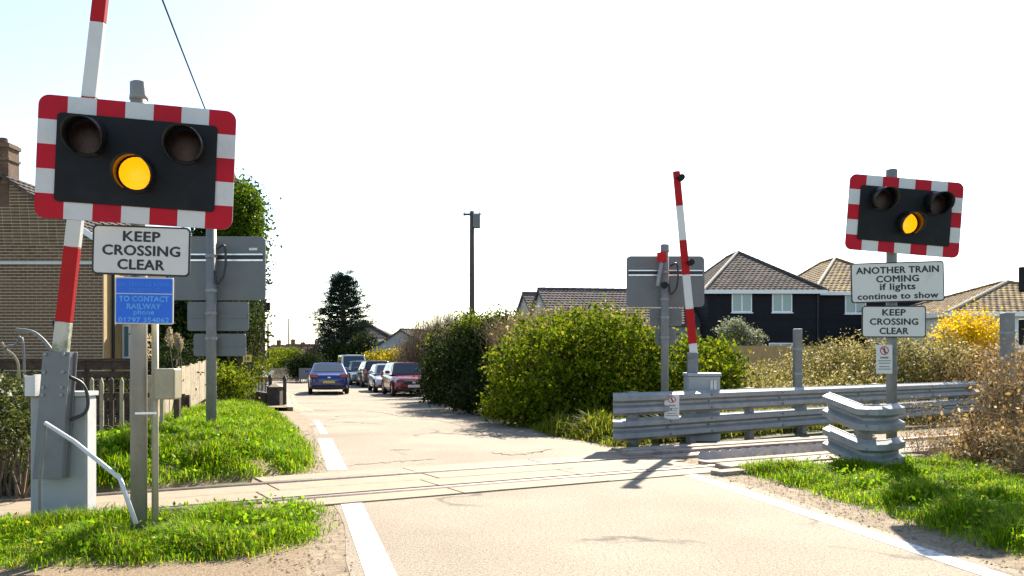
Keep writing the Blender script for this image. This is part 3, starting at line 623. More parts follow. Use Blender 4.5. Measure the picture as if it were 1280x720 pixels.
# --- signals seen from behind, facing the other way
def back_signal(label, x, D, ztop, zc, xo, plates, cab, jbox, lift=0.0):
    kk = FPX / D; z = lambda y: HCAM - hgt(D) - lift - (y - HZ) / kk
    s = thing('crossing_signal', label, 'crossing signal', px_loc(x, D), 0.0, 'signals seen from behind')
    pole_part(s, z(ztop), 0.060, M_galv2)
    bd = signal_board(s, xo, z(zc), 0.125, 0.0, math.pi)
    for lx, lz, m in ((-0.29, 0.135, M_redlens), (0.29, 0.135, M_redlens), (0.0, -0.07, M_redlens)): lamp(bd, lx, lz, m)
    for dz, hh in ((0.145, .016), (0.075, .020)):       # the bright lips of the channel the clamps slide in
        q = MB(); q.box(-.56, .56, .0062, .026, dz - hh / 2 + .02, dz + hh / 2 + .02); q.build('channel_lip', M_alu, bd)
    q = MB(); q.box(-.56, .56, .0063, .012, .107, .153); q.build('channel', M_cable, bd)
    for (px, pz, w, h) in plates:
        q = MB(); q.prism(rrect(w, h, .03), -.005, .005); pl = q.build('sign_back', M_backgrey, s, (px, 0.10, z(pz)))
        q = MB(); q.box(-w * .48, w * .48, -.016, -.0055, -.02, .02); q.build('sign_rail', M_backgrey, pl)
    q = MB(); pts = [Vector((.08, -.02, z(zc) + .22)), Vector((.17, -.05, z(zc) + .25)), Vector((.19, -.05, z(zc) + .05)), Vector((.16, -.06, z(zc) - .12)), Vector((.08, -.05, z(zc) - .2)), Vector((.055, -.03, z(zc) - .05))]
    q.cable(pts, 0.014, 8); q.build('cable', M_cable, s, smooth=True)
    clamps(s, [z(zc) + .13, z(zc) - .28, z(zc) - .55, z(zc) - .85], .060, M_galv)
    if jbox:
        q = MB(); q.box(-.07, .07, -.10, -.06, -.07, .07); q.build('junction_box', M_boomred, s, (-.06, 0, z(322)), bevel=.01)
        q = MB(); q.tube([(-.06, -.08, z(330)), (-.10, -.09, z(345)), (-.12, -.08, z(358))], .03, 8); q.build('lamp_bracket', M_galv, s)
        q = MB(); q.prism(disc(.05, 14), -.12, -.06); q.build('bracket_end', M_black, s, (-.02, 0, z(357)))
    else:
        q = MB(); q.box(-.05, .05, -.012, -.0065, -.015, .015); q.build('maker_tag', M_signwhite, s, (.47, .115, z(310)))
    return s
back_signal('grey back of a crossing signal on the left grass bank', 264, 10.5, 275, 334, 0.025, ((0.05, 395, .74, .35), (0.07, 431, .63, .27)), True, False, 0.22).location.z += 0.22
back_signal('grey back of a crossing signal behind the right hand crash barrier', 831, 13.2, 307, 351, 0.03, ((0.03, 396, .48, .27), (0.02, 421, .30, .25)), False, True)

# ================================================================== BARRIERS
def boom(parent, base, tip_dir, start, first, band, n, w, t, mossy, taper=0.75):
    d = Vector(tip_dir).normalized(); ln = first + band * n
    bo = MB(); bo.bar(Vector(base) + d * start, Vector(base) + d * (start + ln), w * .55, t * .8, up=(0, 1, 0)); o = bo.build('boom', M_boomwhite, parent)
    s = start
    def wd(q): return w * (1 - (1 - taper) * (q - start) / ln)
    for i in range(n + 1):
        e = s + (first if i == 0 else band)
        q = MB(); a, b_ = Vector(base) + d * s, Vector(base) + d * (e - 0.002)
        r = d.cross(Vector((0, 1, 0))).normalized()
        vs = []
        for p, ww in ((a, wd(s)), (b_, wd(e))):
            for i1, j1 in ((-1, -1), (1, -1), (1, 1), (-1, 1)): vs.append(p + r * i1 * ww / 2 + Vector((0, 1, 0)) * j1 * t / 2)
        q.add(vs, [(3, 2, 1, 0), (4, 5, 6, 7), (0, 1, 5, 4), (1, 2, 6, 5), (2, 3, 7, 6), (3, 0, 4, 7)])
        red = i % 2 == 1
        q.build('red_band' if red else 'white_band', M_boomred if red else (M_moss if (i == 0 and mossy) else M_boomwhite), o, bevel=0.004)
        s = e
    return o
# near barrier
DB = 6.25; kb = FPX / DB
def zB(y): return HCAM - (y - HZ) / kb
nb = thing('crossing_barrier', 'raised red and white barrier arm behind the near signal board', 'crossing barrier', px_loc(66, DB), 0.0, 'raised crossing barriers')
lean = math.atan2(50, 440)
b = MB(); pl = [(-.115, 0.30), (.085, 0.30), (.150, zB(440)), (-.04, zB(440))]
b.prism(pl, -.06, -.045); p1 = b.build('side_plate', M_plate, nb, bevel=.004)
b = MB(); b.prism(pl, .045, .06); b.build('side_plate', M_plate, nb, bevel=.004)
b = MB(); b.prism([(x * .8 + .01, z) for x, z in pl], -.044, .044); b.build('arm_casting', M_plate, nb)
for i, yy in enumerate((443, 465, 484, 493)):
    for sx in (-1, 1):
        zz = zB(yy); xc = .0 + (zz - .3) / (zB(440) - .3) * .06 - .012
        q = MB(); q.prism(disc(.012, 10), -.072, -.0605); q.build('bolt', M_galv, p1, (xc + sx * .066, 0, zz))
boom(nb, (0.055, 0, zB(440)), (math.sin(lean), 0, math.cos(lean)), -0.03, .245, .535, 8, .108, .05, True, 0.86)
b = MB(); b.box(-.20, .205, .07, .22, -.05, zB(496)); cb = b.build('cabinet', M_cab, nb, bevel=.012)
b = MB(); b.box(-.215, .217, .055, .235, zB(495.9), zB(490)); b.build('cabinet_lid', M_white, cb, bevel=.005)
b = MB(); b.box(.2055, .209, .08, .21, .05, zB(500)); b.build('cabinet_sunlit_side', M_white, cb)  # white sheet over the cabinet's right face, sunlight put into its colour
b = MB(); b.cable([(.12, -.02, zB(470)), (.20, .02, zB(480)), (.235, .03, zB(498)), (.22, .02, zB(516)), (.13, -.02, zB(525))], .012, 8); b.build('cable', M_cable, nb, smooth=True)
b = MB(); b.box(-.20, -.12, .0, .05, zB(495), zB(470)); b.box(-.13, -.115, -.02, .06, zB(495), zB(468)); b.build('bracket', M_white, nb)
b = MB(); b.cable([P(20, 412, 6.3) - nb.location, P(40, 415, 6.3) - nb.location, P(54, 425, 6.3) - nb.location, P(67, 441, 6.28) - nb.location], .014, 8); b.build('counterweight_arm', M_galv2, nb, smooth=True)
b = MB(); b.tube([P(66, 401, 6.26) - nb.location, P(70, 420, 6.26) - nb.location], .010, 6); b.build('lock_pin', M_cable, nb)
# handrail tube in the corner
hr = thing('white_rod', 'slanting white painted rod at the foot of the near barrier', 'rod', (P(58, 530, 5.9).x, 5.9, 0.0))
b = MB(); b.tube([P(57, 529, 5.9) - hr.location, P(93, 552, 5.75) - hr.location, P(150, 598, 5.5) - hr.location, P(170, 655, 5.45) - hr.location], .015, 8); b.build('tube', M_white, hr, smooth=True)
b = MB(); b.tube([P(57, 529, 5.9) - hr.location, P(50, 600, 5.9) - hr.location, P(50, 668, 5.9) - hr.location], .012, 8); b.build('stay', M_galv2, hr)
# old bent hoops behind the barrier
for (pts, lab) in (([(6, 446), (8, 434), (18, 432), (29, 431)], 'thin grey bent pipe low against the brick wall'), ([(2, 428), (8, 437), (19, 447), (24, 470)], 'pale bent cane at the left edge below the brick wall')):
    o_ = P(*pts[-1], 9.0); st = MB(); st.cable([P(x, y, 9.0) - Vector((o_.x, 9.0, 0)) for x, y in pts] + [P(pts[-1][0] + 2, 575, 9.0) - Vector((o_.x, 9, 0))], .014, 6)
    tag(st.build('bent_pipe', M_galv2 if 'grey' in lab else M_palewood, None, (o_.x, 9.0, 0), smooth=True), lab, 'pipe')

# far barrier
DF = 12.75; kf = FPX / DF
def zF(y): return HCAM - (y - HZ) / kf
fb = thing('crossing_barrier', 'raised slender barrier arm behind the right hand crash barrier', 'crossing barrier', px_loc(877, DF), 0.0, 'raised crossing barriers')
b = MB(); b.box(-.225, .225, -.2, .2, -.1, zF(470)); cb = b.build('cabinet', M_cab, fb, bevel=.015)
b = MB(); b.box(-.24, .24, -.215, .215, zF(469.9), zF(466)); b.build('cabinet_lid', M_cab, cb, bevel=.006)
b = MB(); b.box(.075, .115, -.225, -.2005, zF(489), zF(475)); b.box(.125, .165, -.225, -.2005, zF(489), zF(475)); b.build('vent_flap', M_white, cb, bevel=.004)
ang = math.atan2(-23, 240)
b = MB(); b.bar((-.14, -.03, zF(468)), (-.105 + math.sin(ang) * .3, -.03, zF(441)), .15, .10, up=(0, 1, 0)); b.build('arm_casting', M_plate, fb, bevel=.01)
bm = boom(fb, (-.105, -.03, zF(456)), (math.sin(ang), 0, math.cos(ang)), .13, .18, .50, 5, .115, .05, False, 0.85)
for yy, xx in ((222, 850), (328, 862)):
    p = P(xx, yy, DF - .1) - fb.location
    q = MB(); q.tube([p + Vector((-.05, 0, 0)), p + Vector((.02, 0, 0))], .016, 8); q.tube([p + Vector((.02, -.05, 0)), p + Vector((.02, .06, 0))], .045, 12); q.build('boom_lamp', M_black, fb)

# ================================================================== CRASH BARRIERS
def wprofile(h=0.30, dep=0.075):       # cross-section of a corrugated beam: (offset towards the road, height)
    pts = [(0.0, h * .5), (.012, h * .46), (dep, h * .36), (dep, h * .16), (.012, h * .05), (.012, -h * .05), (dep, -h * .16), (dep, -h * .36), (.012, -h * .46), (0.0, -h * .5)]
    th = .006
    return pts, [(a - th, z) for a, z in pts]
def beam(path, zc, h=0.30, tilt=0.0, shift=None):
    pa, pb = wprofile(h); b = MB(); n = len(pa); m = len(path)
    for i, p in enumerate(path):
        d = (Vector(path[min(i + 1, m - 1)]) - Vector(path[max(i - 1, 0)])); d.z = 0; d.normalize(); nr = Vector((d.y, -d.x, 0))
        for a, z in pa + pb[::-1]: b.v.append(tuple(Vector((p[0], p[1], (p[2] if len(p) > 2 else 0) + zc + z)) + nr * a))
    k = 2 * n
    for i in range(m - 1):
        for j in range(k): b.f.append((i * k + j, i * k + (j + 1) % k, (i + 1) * k + (j + 1) % k, (i + 1) * k + j))
    for i in (0, m - 1):
        for j in range(n - 1):
            q = (i * k + j, i * k + j + 1, i * k + k - 2 - j, i * k + k - 1 - j); b.f.append(q if i else q[::-1])
    return b
GD = Vector((0.79, 0.615, 0)).normalized(); GN = Vector((GD.y, -GD.x, 0)); G0 = Vector((1.42, 11.35, 0))
cbx = thing('crash_barrier', 'long twin rail galvanised crash barrier along the right of the track', 'crash barrier', G0, 0.0)
segs = [(-0.05, 0.9), (0.86, 1.75), (1.71, 3.4), (3.36, 5.6), (5.56, 8.0), (7.96, 10.6), (10.56, 13.5)]
for (zc) in (0.555, 0.225):
    for i, (t0, t1) in enumerate(segs):
        off = GN * (0.004 if i % 2 else 0.0)
        path = [GD * (t0 + (t1 - t0) * q / 3) + off for q in range(4)]
        if i == 0: path = [path[0] - GN * .10 - GD * .02] + [path[0] - GN * .03 + GD * .06] + path[1:]
        bo = beam([tuple(p) for p in path], zc).build('rail_beam', M_galv, cbx)
        for dz in (.09, 0, -.09):
            c = GD * (t1 - .06) + GN * (.080 if dz else .02); q = MB(); q.tube([c + Vector((0, 0, zc + dz)), c + GN * .014 + Vector((0, 0, zc + dz))], .013, 8); q.build('bolt', M_galv2, bo)
for xpx in (796, 868, 941, 1007, 1098, 1198):
    xn = (xpx - 640) / FPX; t = (xn * G0.y - G0.x) / (GD.x - xn * GD.y)
    c = GD * t - GN * .065; b = MB()
    R = Matrix.Translation(c) @ Matrix.Rotation(math.atan2(GD.y, GD.x), 4, 'Z')
    b.box(-.055, .055, -.05, .05, -.3, .715, R); b.build('post', M_galv2, cbx, bevel=.006)
dn = thing('trespass_notice', 'small white trespass notice fixed to the crash barrier face', 'notice', G0 + GD * .845 + GN * .09 + Vector((0, 0, 0.40)), 0.0)
danger_notice(dn, 'notice_plate', 0, 0, .10, .20, .33)

# short bent end piece beside the right signal
te = thing('barrier_end', 'short bent end piece of crash barrier at the foot of the right signal', 'crash barrier', (P(1085, 580, 8.75).x, 8.75, 0.0))
o_ = te.location
def arc_path(zt):
    pts = []
    A = Vector((P(1036, 500, 9.3).x, 9.3, 0)); B = Vector((P(1083, 500, 8.62).x, 8.62, 0)); C = Vector((P(1122, 500, 8.98).x, 8.98, 0))
    for q in range(4): p = A.lerp(B, q / 3 * .92); pts.append(p)
    for q in range(1, 8):
        t = q / 7; p0 = A.lerp(B, .92); pc = B + (B - A).normalized() * .12 + Vector((.10, -.02, 0)); pts.append((1 - t) ** 2 * p0 + 2 * t * (1 - t) * pc + t * t * C)
    return pts
for zc in (0.55, 0.205):
    pts = arc_path(0); L0 = (pts[3] - pts[0]).length
    path = []
    for i, p in enumerate(pts):
        f = min(1.0, (p - pts[0]).length / L0); path.append((p.x - o_.x, p.y - o_.y, 0.10 * (1 - f)))
    eb = beam(path, zc, .29).build('end_beam', M_galv, te, smooth=False)
    for t in (3,):
        for dz in (.06, -.06):
            c = Vector(path[t]) + Vector((0, -.09, zc + dz)); q = MB(); q.tube([c, c + Vector((0, -.015, 0))], .013, 8); q.build('bolt', M_galv2, eb)
b = MB(); b.box(-.05, .09, .10, .24, -.3, .66); b.build('post', M_galv2, te, bevel=.006)
b = MB(); b.tube([(-.0, .0, -.1), (.0, .0, .10)], .19, 16); b.build('footing', M_galv2, te, smooth=True)

# stout posts
for xpx, ytop, D, w, lab in ((997, 411, 14.3, .062, 'plain grey steel post standing behind the crash barrier'), (1259, 391, 14.6, .085, 'thick grey post at the right edge beside the yellow shrub')):
    l = px_loc(xpx, D); z1 = HCAM - (ytop - HZ) / FPX * D - l[2]
    r_ = thing('steel_post', lab, 'post', l)
    b = MB(); b.box(-w, w, -w, w, -.3, z1); b.build('shaft', M_galv2, r_, bevel=.012)
    q = MB(); q.box(-w - .005, w + .005, -w - .005, w + .005, z1 - .35, z1 - .31); q.box(-w - .005, w + .005, -w - .005, w + .005, z1 - .75, z1 - .71); q.build('band', M_galv, r_)
l = px_loc(1284, 14.9); rs = thing('railway_signal', 'black railway signal heads cut off by the right edge of the picture', 'railway signal', l)
zz = lambda y: HCAM - (y - HZ) / FPX * 14.9 - l[2]
b = MB(); b.tube([(0, 0, -.2), (0, 0, zz(335))], .035, 12); b.build('mast', M_galv2, rs)
for yc, hh in ((349, .21), (415, .22)):
    b = MB(); b.prism(rrect(.26, hh * 2, .05), -.09, .09); hd = b.build('signal_head', M_black, rs, (-.02, 0, zz(yc)), bevel=.01); hd.rotation_euler = (0, 0, math.radians(50))
    for s_ in (-.1, .1):
        q = hood_mesh(.13, .075, 14).build('hood', M_hood, hd, (0, -.09, s_), smooth=True)
    q = MB(); q.tube([(-.06, 0, hh), (-.06, 0, hh + .05)], .02, 8); q.tube([(.03, 0, hh), (.03, 0, hh + .07)], .015, 8); q.build('finial', M_hood, hd)

# ================================================================== BUILDINGS
def tile_face(b, A, B, C, D_, tw=0.30, th=0.30, lift=0.035, wave=0.02):
    # courses of tiles on a roof slope: eave A->B, top D_->C; every tile steps over the one below
    A, B, C, D_ = map(Vector, (A, B, C, D_)); ex = (B - A).normalized(); up = ((D_ + C) / 2 - (A + B) / 2); up -= ex * up.dot(ex); sl = up.length; up.normalize()
    nrm = ex.cross(up).normalized()
    if nrm.z < 0: nrm = -nrm
    n = max(1, int(sl / th)); W_ = (B - A).length
    for r in range(n):
        s0, s1 = r / n, (r + 1) / n; sm = (s0 + s1) / 2
        l0, r0 = (A.lerp(D_, s0) - A).dot(ex), (A.lerp(D_, s0) - A).dot(ex) + (B.lerp(C, s0) - A.lerp(D_, s0)).length
        l1, r1 = (A.lerp(D_, s1) - A).dot(ex), (B.lerp(C, s1) - A).dot(ex)
        c = math.floor(min(l0, l1) / tw) * tw + (tw / 2 if r % 2 else 0) - tw
        while c < max(r0, r1):
            a0, a1 = max(c, l0), min(c + tw * .985, r0); b0, b1 = max(c, l1), min(c + tw * .985, r1); c += tw
            if a1 - a0 < .02 and b1 - b0 < .02: continue
            a1 = max(a1, a0); b1 = max(b1, b0)
            lo = A + up * (sl * s0); hi = A + up * (sl * s1); j = random.uniform(-.004, .004)
            p = [lo + ex * a0 + nrm * (lift + j), lo + ex * (a0 * .45 + a1 * .55) + nrm * (lift + wave + j), lo + ex * a1 + nrm * (lift + j), hi + ex * b0, hi + ex * (b0 * .45 + b1 * .55) + nrm * wave, hi + ex * b1, lo + ex * a0 - nrm * .005, lo + ex * a1 - nrm * .005]
            b.add(p, [(0, 1, 4, 3), (1, 2, 5, 4), (6, 7, 2, 1, 0)])
def plane_quad(name, pts, m, parent): b = MB(); b.add(pts, [tuple(range(len(pts)))]); return b.build(name, m, parent)
def window(parent, x0, x1, z0, z1, y, mull=1, fm=None, trans=False, glass=None, name='window'):
    fm = fm or M_upvc; f = MB(); t = min(.07, (x1 - x0) * .12)
    f.box(x0, x1, y - .05, y + .02, z1 - t, z1); f.box(x0, x1, y - .05, y + .02, z0, z0 + t); f.box(x0, x0 + t, y - .05, y + .02, z0 + t, z1 - t); f.box(x1 - t, x1, y - .05, y + .02, z0 + t, z1 - t)
    for i in range(mull): xm = x0 + (x1 - x0) * (i + 1) / (mull + 1); f.box(xm - t * .6, xm + t * .6, y - .045, y + .02, z0 + t, z1 - t)
    w = f.build(name, fm, parent)
    for i in range(mull + 1):
        a = x0 + (x1 - x0) * i / (mull + 1) + t * .6; c = x0 + (x1 - x0) * (i + 1) / (mull + 1) - t * .6
        q = MB(); q.box(a, c, y - .012, y - .004, z0 + t * .8, z1 - t * .8); q.build('pane', glass or M_pane, w)
    s = MB(); s.box(x0 - .05, x1 + .05, y - .11, y + .0, z0 - .06, z0 - .002); s.build('sill', fm, w)
    return w
def hip_house(label, X, Y, w, d, ze, zr, setb, tile, wins, ground_wins, rot=0, wm=None, nm='weatherboarded_house', grp='black weatherboarded houses'):
    h0 = hgt(Y); root = thing(nm, label, 'house', (X, Y, h0), rot, grp)
    ze -= h0; zr -= h0
    wl = MB(); wl.box(0, w, 0, d, -.2, ze); wl.build('wall', wm or M_board, root)
    bb = MB(); nb_ = int((ze - 1.0) / .17)
    for i in range(nb_):
        z = 1.0 + i * .17
        bb.add([(-.012, -.028, z), (w + .012, -.028, z), (w + .012, -.006, z + .175), (-.012, -.006, z + .175), (-.012, -.002, z), (w + .012, -.002, z)], [(0, 1, 2, 3), (4, 5, 1, 0)])
        bb.add([(-.028, -.012, z), (-.028, d, z), (-.006, d, z + .175), (-.006, -.012, z + .175), (-.002, -.012, z), (-.002, d, z)], [(1, 0, 3, 2), (0, 1, 5, 4)])
    if wm is None:
        o = bb.build('weatherboards', M_board, root); o['kind'] = 'stuff'
        pl = MB(); pl.box(-.01, w + .01, -.035, -.0285, -.2, .99); pl.box(-.035, -.0285, 0, d, -.2, .99); pl.build('brick_plinth', M_tilered, root)
    ov = .32; E = [(-ov, -ov, ze), (w + ov, -ov, ze), (w + ov, d + ov, ze), (-ov, d + ov, ze)]; R0, R1 = (w / 2, setb, zr), (w / 2, d - setb, zr)
    rf = MB(); rf.add([Vector(e) for e in E] + [R0, R1], [(0, 1, 4), (1, 2, 5, 4), (2, 3, 5), (3, 0, 4, 5), (3, 2, 1, 0)]); rfo = rf.build('roof', tile, root)
    tl = MB(); tile_face(tl, E[0], E[1], R0, R0); tile_face(tl, E[3], E[0], R0, R1); tile_face(tl, E[1], E[2], R1, R0)
    o = tl.build('roof_tiles', tile, rfo); o['kind'] = 'stuff'
    for a, c in ((E[0], R0), (E[1], R0), (E[3], R1), (R0, R1)):
        a, c = Vector(a), Vector(c); n = max(2, int((c - a).length / .42))
        for i in range(n):
            q = MB(); q.tube([a.lerp(c, i / n) + Vector((0, 0, .05)), a.lerp(c, (i + 1.04) / n) + Vector((0, 0, .055))], [.085, .095], 7); q.build('ridge_tile', M_ridge if a == Vector(E[0]) else tile, rfo)
    fa = MB(); fa.box(-ov, w + ov, -ov - .03, -ov, ze - .14, ze + .06); fa.build('fascia', M_upvc, rfo)
    fa = MB(); fa.box(-ov - .03, -ov, -ov, d + ov, ze - .14, ze + .06); fa.build('fascia', M_upvc, rfo)
    for (a, c, z0, z1) in wins + ground_wins: window(root, a, c, z0 - h0, z1 - h0, -.03, 1)
    dp = MB(); dp.tube([(w - .15, -.09, .2), (w - .15, -.09, ze - .1)], .04, 8); dp.build('downpipe', M_plastic, root)
    return root
hip_house('black weatherboarded house with dark tiled hip roof and two upstairs windows', 10.69, 48, 6.1, 13.7, 4.80, 7.57, 5.5, M_tiledark,
          [(1.28, 2.38, 3.66, 4.72), (3.48, 4.57, 3.66, 4.72)], [(3.3, 4.6, 0.9, 2.0)])
hip_house('black weatherboarded house with lichen brown hip roof behind the right signs', 17.15, 49.4, 6.1, 13.7, 4.82, 7.35, 5.6, M_tilebrown,
          [(1.52, 2.7, 3.66, 4.74)], [(.4, 1.0, .9, 2.0)])
def gable_house(name, label, X, Y, rot, w, d, ze, zr, wall_m, tile, chim=0, wins=(), tw=.3, group=None, gable_front=False, th=.3):
    # ridge runs along local x; front slope faces -y
    h0 = hgt(Y); root = thing(name, label, 'house', (X, Y, h0), rot, group); ze -= h0; zr -= h0
    b = MB(); b.add([(0, 0, -.2), (w, 0, -.2), (w, d, -.2), (0, d, -.2), (0, 0, ze), (w, 0, ze), (w, d, ze), (0, d, ze), (0, d / 2, zr - .02), (w, d / 2, zr - .02)],
                    [(0, 1, 5, 4), (2, 3, 7, 6), (1, 2, 6, 9, 5), (3, 0, 4, 8, 7)]); b.build('wall', wall_m, root)
    ov = .25; k_ = (zr - ze) / (d / 2); e0 = ze - k_ * ov
    rf = MB(); q = [(-.15, -ov, e0), (w + .15, -ov, e0), (w + .15, d / 2, zr), (-.15, d / 2, zr), (-.15, d + ov, e0), (w + .15, d + ov, e0)]
    rf.add(q + [(x, y, z - .12) for x, y, z in q], [(0, 1, 2, 3), (3, 2, 5, 4), (7, 6, 9, 8), (8, 9, 10, 11), (0, 3, 9, 6), (3, 4, 10, 9), (1, 7, 8, 2), (2, 8, 11, 5), (0, 6, 7, 1), (4, 5, 11, 10)]); ro = rf.build('roof', tile, root)
    tl = MB(); tile_face(tl, q[0], q[1], q[2], q[3], tw, th); tile_face(tl, q[5], q[4], q[3], q[2], tw, th); o = tl.build('roof_tiles', tile, ro); o['kind'] = 'stuff'
    rg = MB(); n = max(2, int(w / .45))
    for i in range(n): rg.tube([(-.15 + (w + .3) * i / n, d / 2, zr + .02), (-.15 + (w + .3) * (i + 1.03) / n, d / 2, zr + .025)], [.09, .10], 7)
    rg.build('ridge', tile, ro)
    for c in ([chim] if not hasattr(chim, '__len__') else chim):
        if c:
            cx = c if c > 0 else w + c; cb = MB(); cb.box(cx - .35, cx + .35, d / 2 - .3, d / 2 + .3, zr - .6, zr + .9); cb.box(cx - .4, cx + .4, d / 2 - .35, d / 2 + .35, zr + .75, zr + .84); co = cb.build('chimney', M_brick, ro)
            for s_ in (-.16, .16):
                pt = MB(); pt.tube([(cx + s_, d / 2, zr + .9), (cx + s_, d / 2, zr + 1.2)], [.1, .085], 10); pt.build('chimney_pot', M_tilered, co)
    for (a, c, z0, z1) in wins: window(root, a, c, z0 - h0, z1 - h0, -.02, 1)
    return root
# grey gabled chalets above the hedge
gable_house('chalet_house', 'grey gabled house with ribbed tiled roof above the green hedge', 2.35, 48.5, math.radians(10), 11.5, 8.0, 3.2, 5.28, M_greycl, M_tilegrey, 0, [(2, 3.4, 1.2, 2.4)], .24, 'grey gabled houses', th=.34)
gable_house('chalet_house', 'smaller grey gabled house just left of the ribbed roof', 1.55, 56, math.radians(12), 9.5, 7.0, 3.5, 5.55, M_greycl, M_tilegrey, 0, [], .24, 'grey gabled houses', th=.34)
# bungalow far right
hip_house('pale bungalow with lichen covered hip roof at the right edge', 19.95, 40, 10.4, 10, 3.19, 5.0, 4.7, M_tilebrown, [(3.2, 4.6, 1.5, 2.6)], [], 0, M_wallwhite, 'bungalow', None)
gable_house('bungalow', 'dark tiled bungalow half hidden behind the right signs', P(1118, 0, 58).x, 58, math.radians(0), 7.0, 8.0, 3.1, 5.1, M_wallwhite, M_tiledark, 0, [(4.0, 5.2, 1.6, 2.8)])
# white house behind the pine
hip_house('white rendered house with dark hip roof right of the pine', -19.6, 90, 7.5, 9, 3.03, 5.05, 3.4, M_tiledark, [(4.6, 5.6, .9, 2.0)], [], 0, M_wallwhite, 'white_house', None)
gable_house('dark_gabled_house', 'dark gabled roof showing above bare shrubs beyond the red car', P(540, 0, 70).x, 70, math.radians(62), 8.0, 6.0, 1.9, 3.5, M_greycl, M_tiledark, 0, [])
# far terrace
for i, (x, D, w, ht, rot) in enumerate(((333, 150, 9, 3.0, 0), (352, 158, 8, 3.3, 0), (375, 150, 7, 2.6, 25), (398, 165, 9, 3.1, 0))):
    gable_house('terrace_house', ['far red roofed house with chimney left of the lane end', 'far red roofed house behind the thin pole', 'far gabled cottage with two chimneys by the round hedge', 'far red roofed house mostly behind the pine'][i], P(x, 0, D).x, D, math.radians(rot), w, 7, 1.4 + (ht - 3) * .5, ht + .4, M_wallwhite if i != 2 else M_brick, M_tilered, (1.2, -1.2), [], .5, 'far houses at the end of the lane', th=.5)

# --- brick house on the left
HD = 25.0; hk = FPX / HD; HX = (129 - 640) / hk
bh = thing('brick_house', 'brown brick gabled house behind the near barrier at the left', 'house', (HX, HD, hgt(HD))); h0 = hgt(HD)
def zH(y): return HCAM - (y - HZ) / hk - h0
ze, za, hw = zH(303), zH(219), 2.85
wl = MB(); wl.add([(-2 * hw, .02, -.2), (0, .02, -.2), (0, .02, ze), (-hw, .02, za), (-2 * hw, .02, ze), (-2 * hw, 8, -.2), (-.02, 8, -.2), (-.02, 8, ze), (-hw, 8, za), (-2 * hw, 8, ze)], [(0, 1, 2, 3, 4), (1, 6, 7, 2), (5, 0, 4, 9)])
wall = wl.build('wall', M_mortar, bh)
bwid, bhgt, jt = .252, .089, .026
bmesh_ = {}
def brick_me(wd):
    k_ = round(wd, 3)
    if k_ not in bmesh_:
        q = MB(); q.box(0, k_ - jt, -.012, .018, 0, bhgt - jt); me = bpy.data.meshes.new('brick'); me.from_pydata(q.v, [], q.f); me.materials.append(M_brick); bmesh_[k_] = me
    return bmesh_[k_]
rest = MB(); cnt = 0; slope = (za - ze) / hw
for r in range(int(za / bhgt)):
    z = r * bhgt; top = z + bhgt
    xl, xr = -2 * hw, 0.0
    if top > ze: q = (top - ze) / slope; xl += q; xr -= q
    x = xr; kx = 0; hdr = r % 2
    while x - .06 > xl:
        wd = (bwid if not (hdr and kx == 0) else bwid / 2); wd = min(wd, x - xl); x0 = x - wd; kx += 1
        vis = x0 > -3.3 and zH(445) < z < zH(300)
        if vis and cnt < 300 and wd > .2:
            o = bpy.data.objects.new('brick', brick_me(wd)); COL.objects.link(o); o.parent = wall; o.location = (x0, .008 + random.uniform(-.003, .003), z); cnt += 1
        else:
            dy = random.uniform(-.003, .003); rest.box(x0, x0 + wd - jt, -.004 + dy, .026, z, z + bhgt - jt)
        x = x0
o = rest.build('brickwork', M_brick, wall); o['kind'] = 'stuff'
sw = MB(); sw.box(0.002, .02, .0, 8, -.2, ze); sw.build('side_render', M_render, bh)
q = MB(); q.box(-2 * hw, .02, -.035, -.0125, zH(330.5), zH(327)); q.build('string_course', M_white, bh)
rf = MB(); ov = .18
rf.add([(.25, -.12, ze - slope * .25), (-hw, -.12, za + .02), (-2 * hw - .25, -.12, ze - slope * .25), (.25, 8.2, ze - slope * .25), (-hw, 8.2, za + .02), (-2 * hw - .25, 8.2, ze - slope * .25)] , [(0, 3, 4, 1), (1, 4, 5, 2)])
rf.add([(.25, -.12, ze - slope * .25 - .09), (-hw, -.12, za - .07), (-2 * hw - .25, -.12, ze - slope * .25 - .09)], [])
n_ = len(rf.v); rf.f += [(0, 1, n_ - 2, n_ - 3), (1, 2, n_ - 1, n_ - 2)]
ro = rf.build('roof', M_tiledark, bh)
tl = MB(); tile_face(tl, (.25, -.12, ze - slope * .25), (.25, 8.2, ze - slope * .25), (-hw, 8.2, za + .02), (-hw, -.12, za + .02), .28, .28); o = tl.build('roof_tiles', M_tiledark, ro); o['kind'] = 'stuff'
q = MB(); q.bar((.2, -.125, ze - slope * .2 - .02), (-.75, -.125, ze + slope * .75 - .02), .03, .16); q.build('bargeboard', M_upvc, ro)
ch = MB(); ch.box(-hw - .44, -hw + .16, .0, .55, za - .9, zH(178)); ch.box(-hw - .48, -hw + .20, -.04, .59, zH(184), zH(179.5)); ch.box(-hw - .47, -hw + .19, -.03, .58, zH(200), zH(197)); cho = ch.build('chimney', M_brick, ro)
cc = MB()
for r in range(22):
    z = za - .7 + r * .078
    if z > zH(186): break
    for i in range(3): cc.box(-hw - .44 + i * .2 + (.05 if r % 2 else 0), -hw - .44 + min(.6, i * .2 + .186 + (.05 if r % 2 else 0)), -.012, .0, z, z + .064)
cc.build('chimney_brickwork', M_brick, cho)['kind'] = 'stuff'
pt = MB(); pt.tube([(-hw - .14, .27, zH(178)), (-hw - .14, .27, zH(170))], [.13, .11], 12); pt.build('chimney_pot', M_tilered, cho)
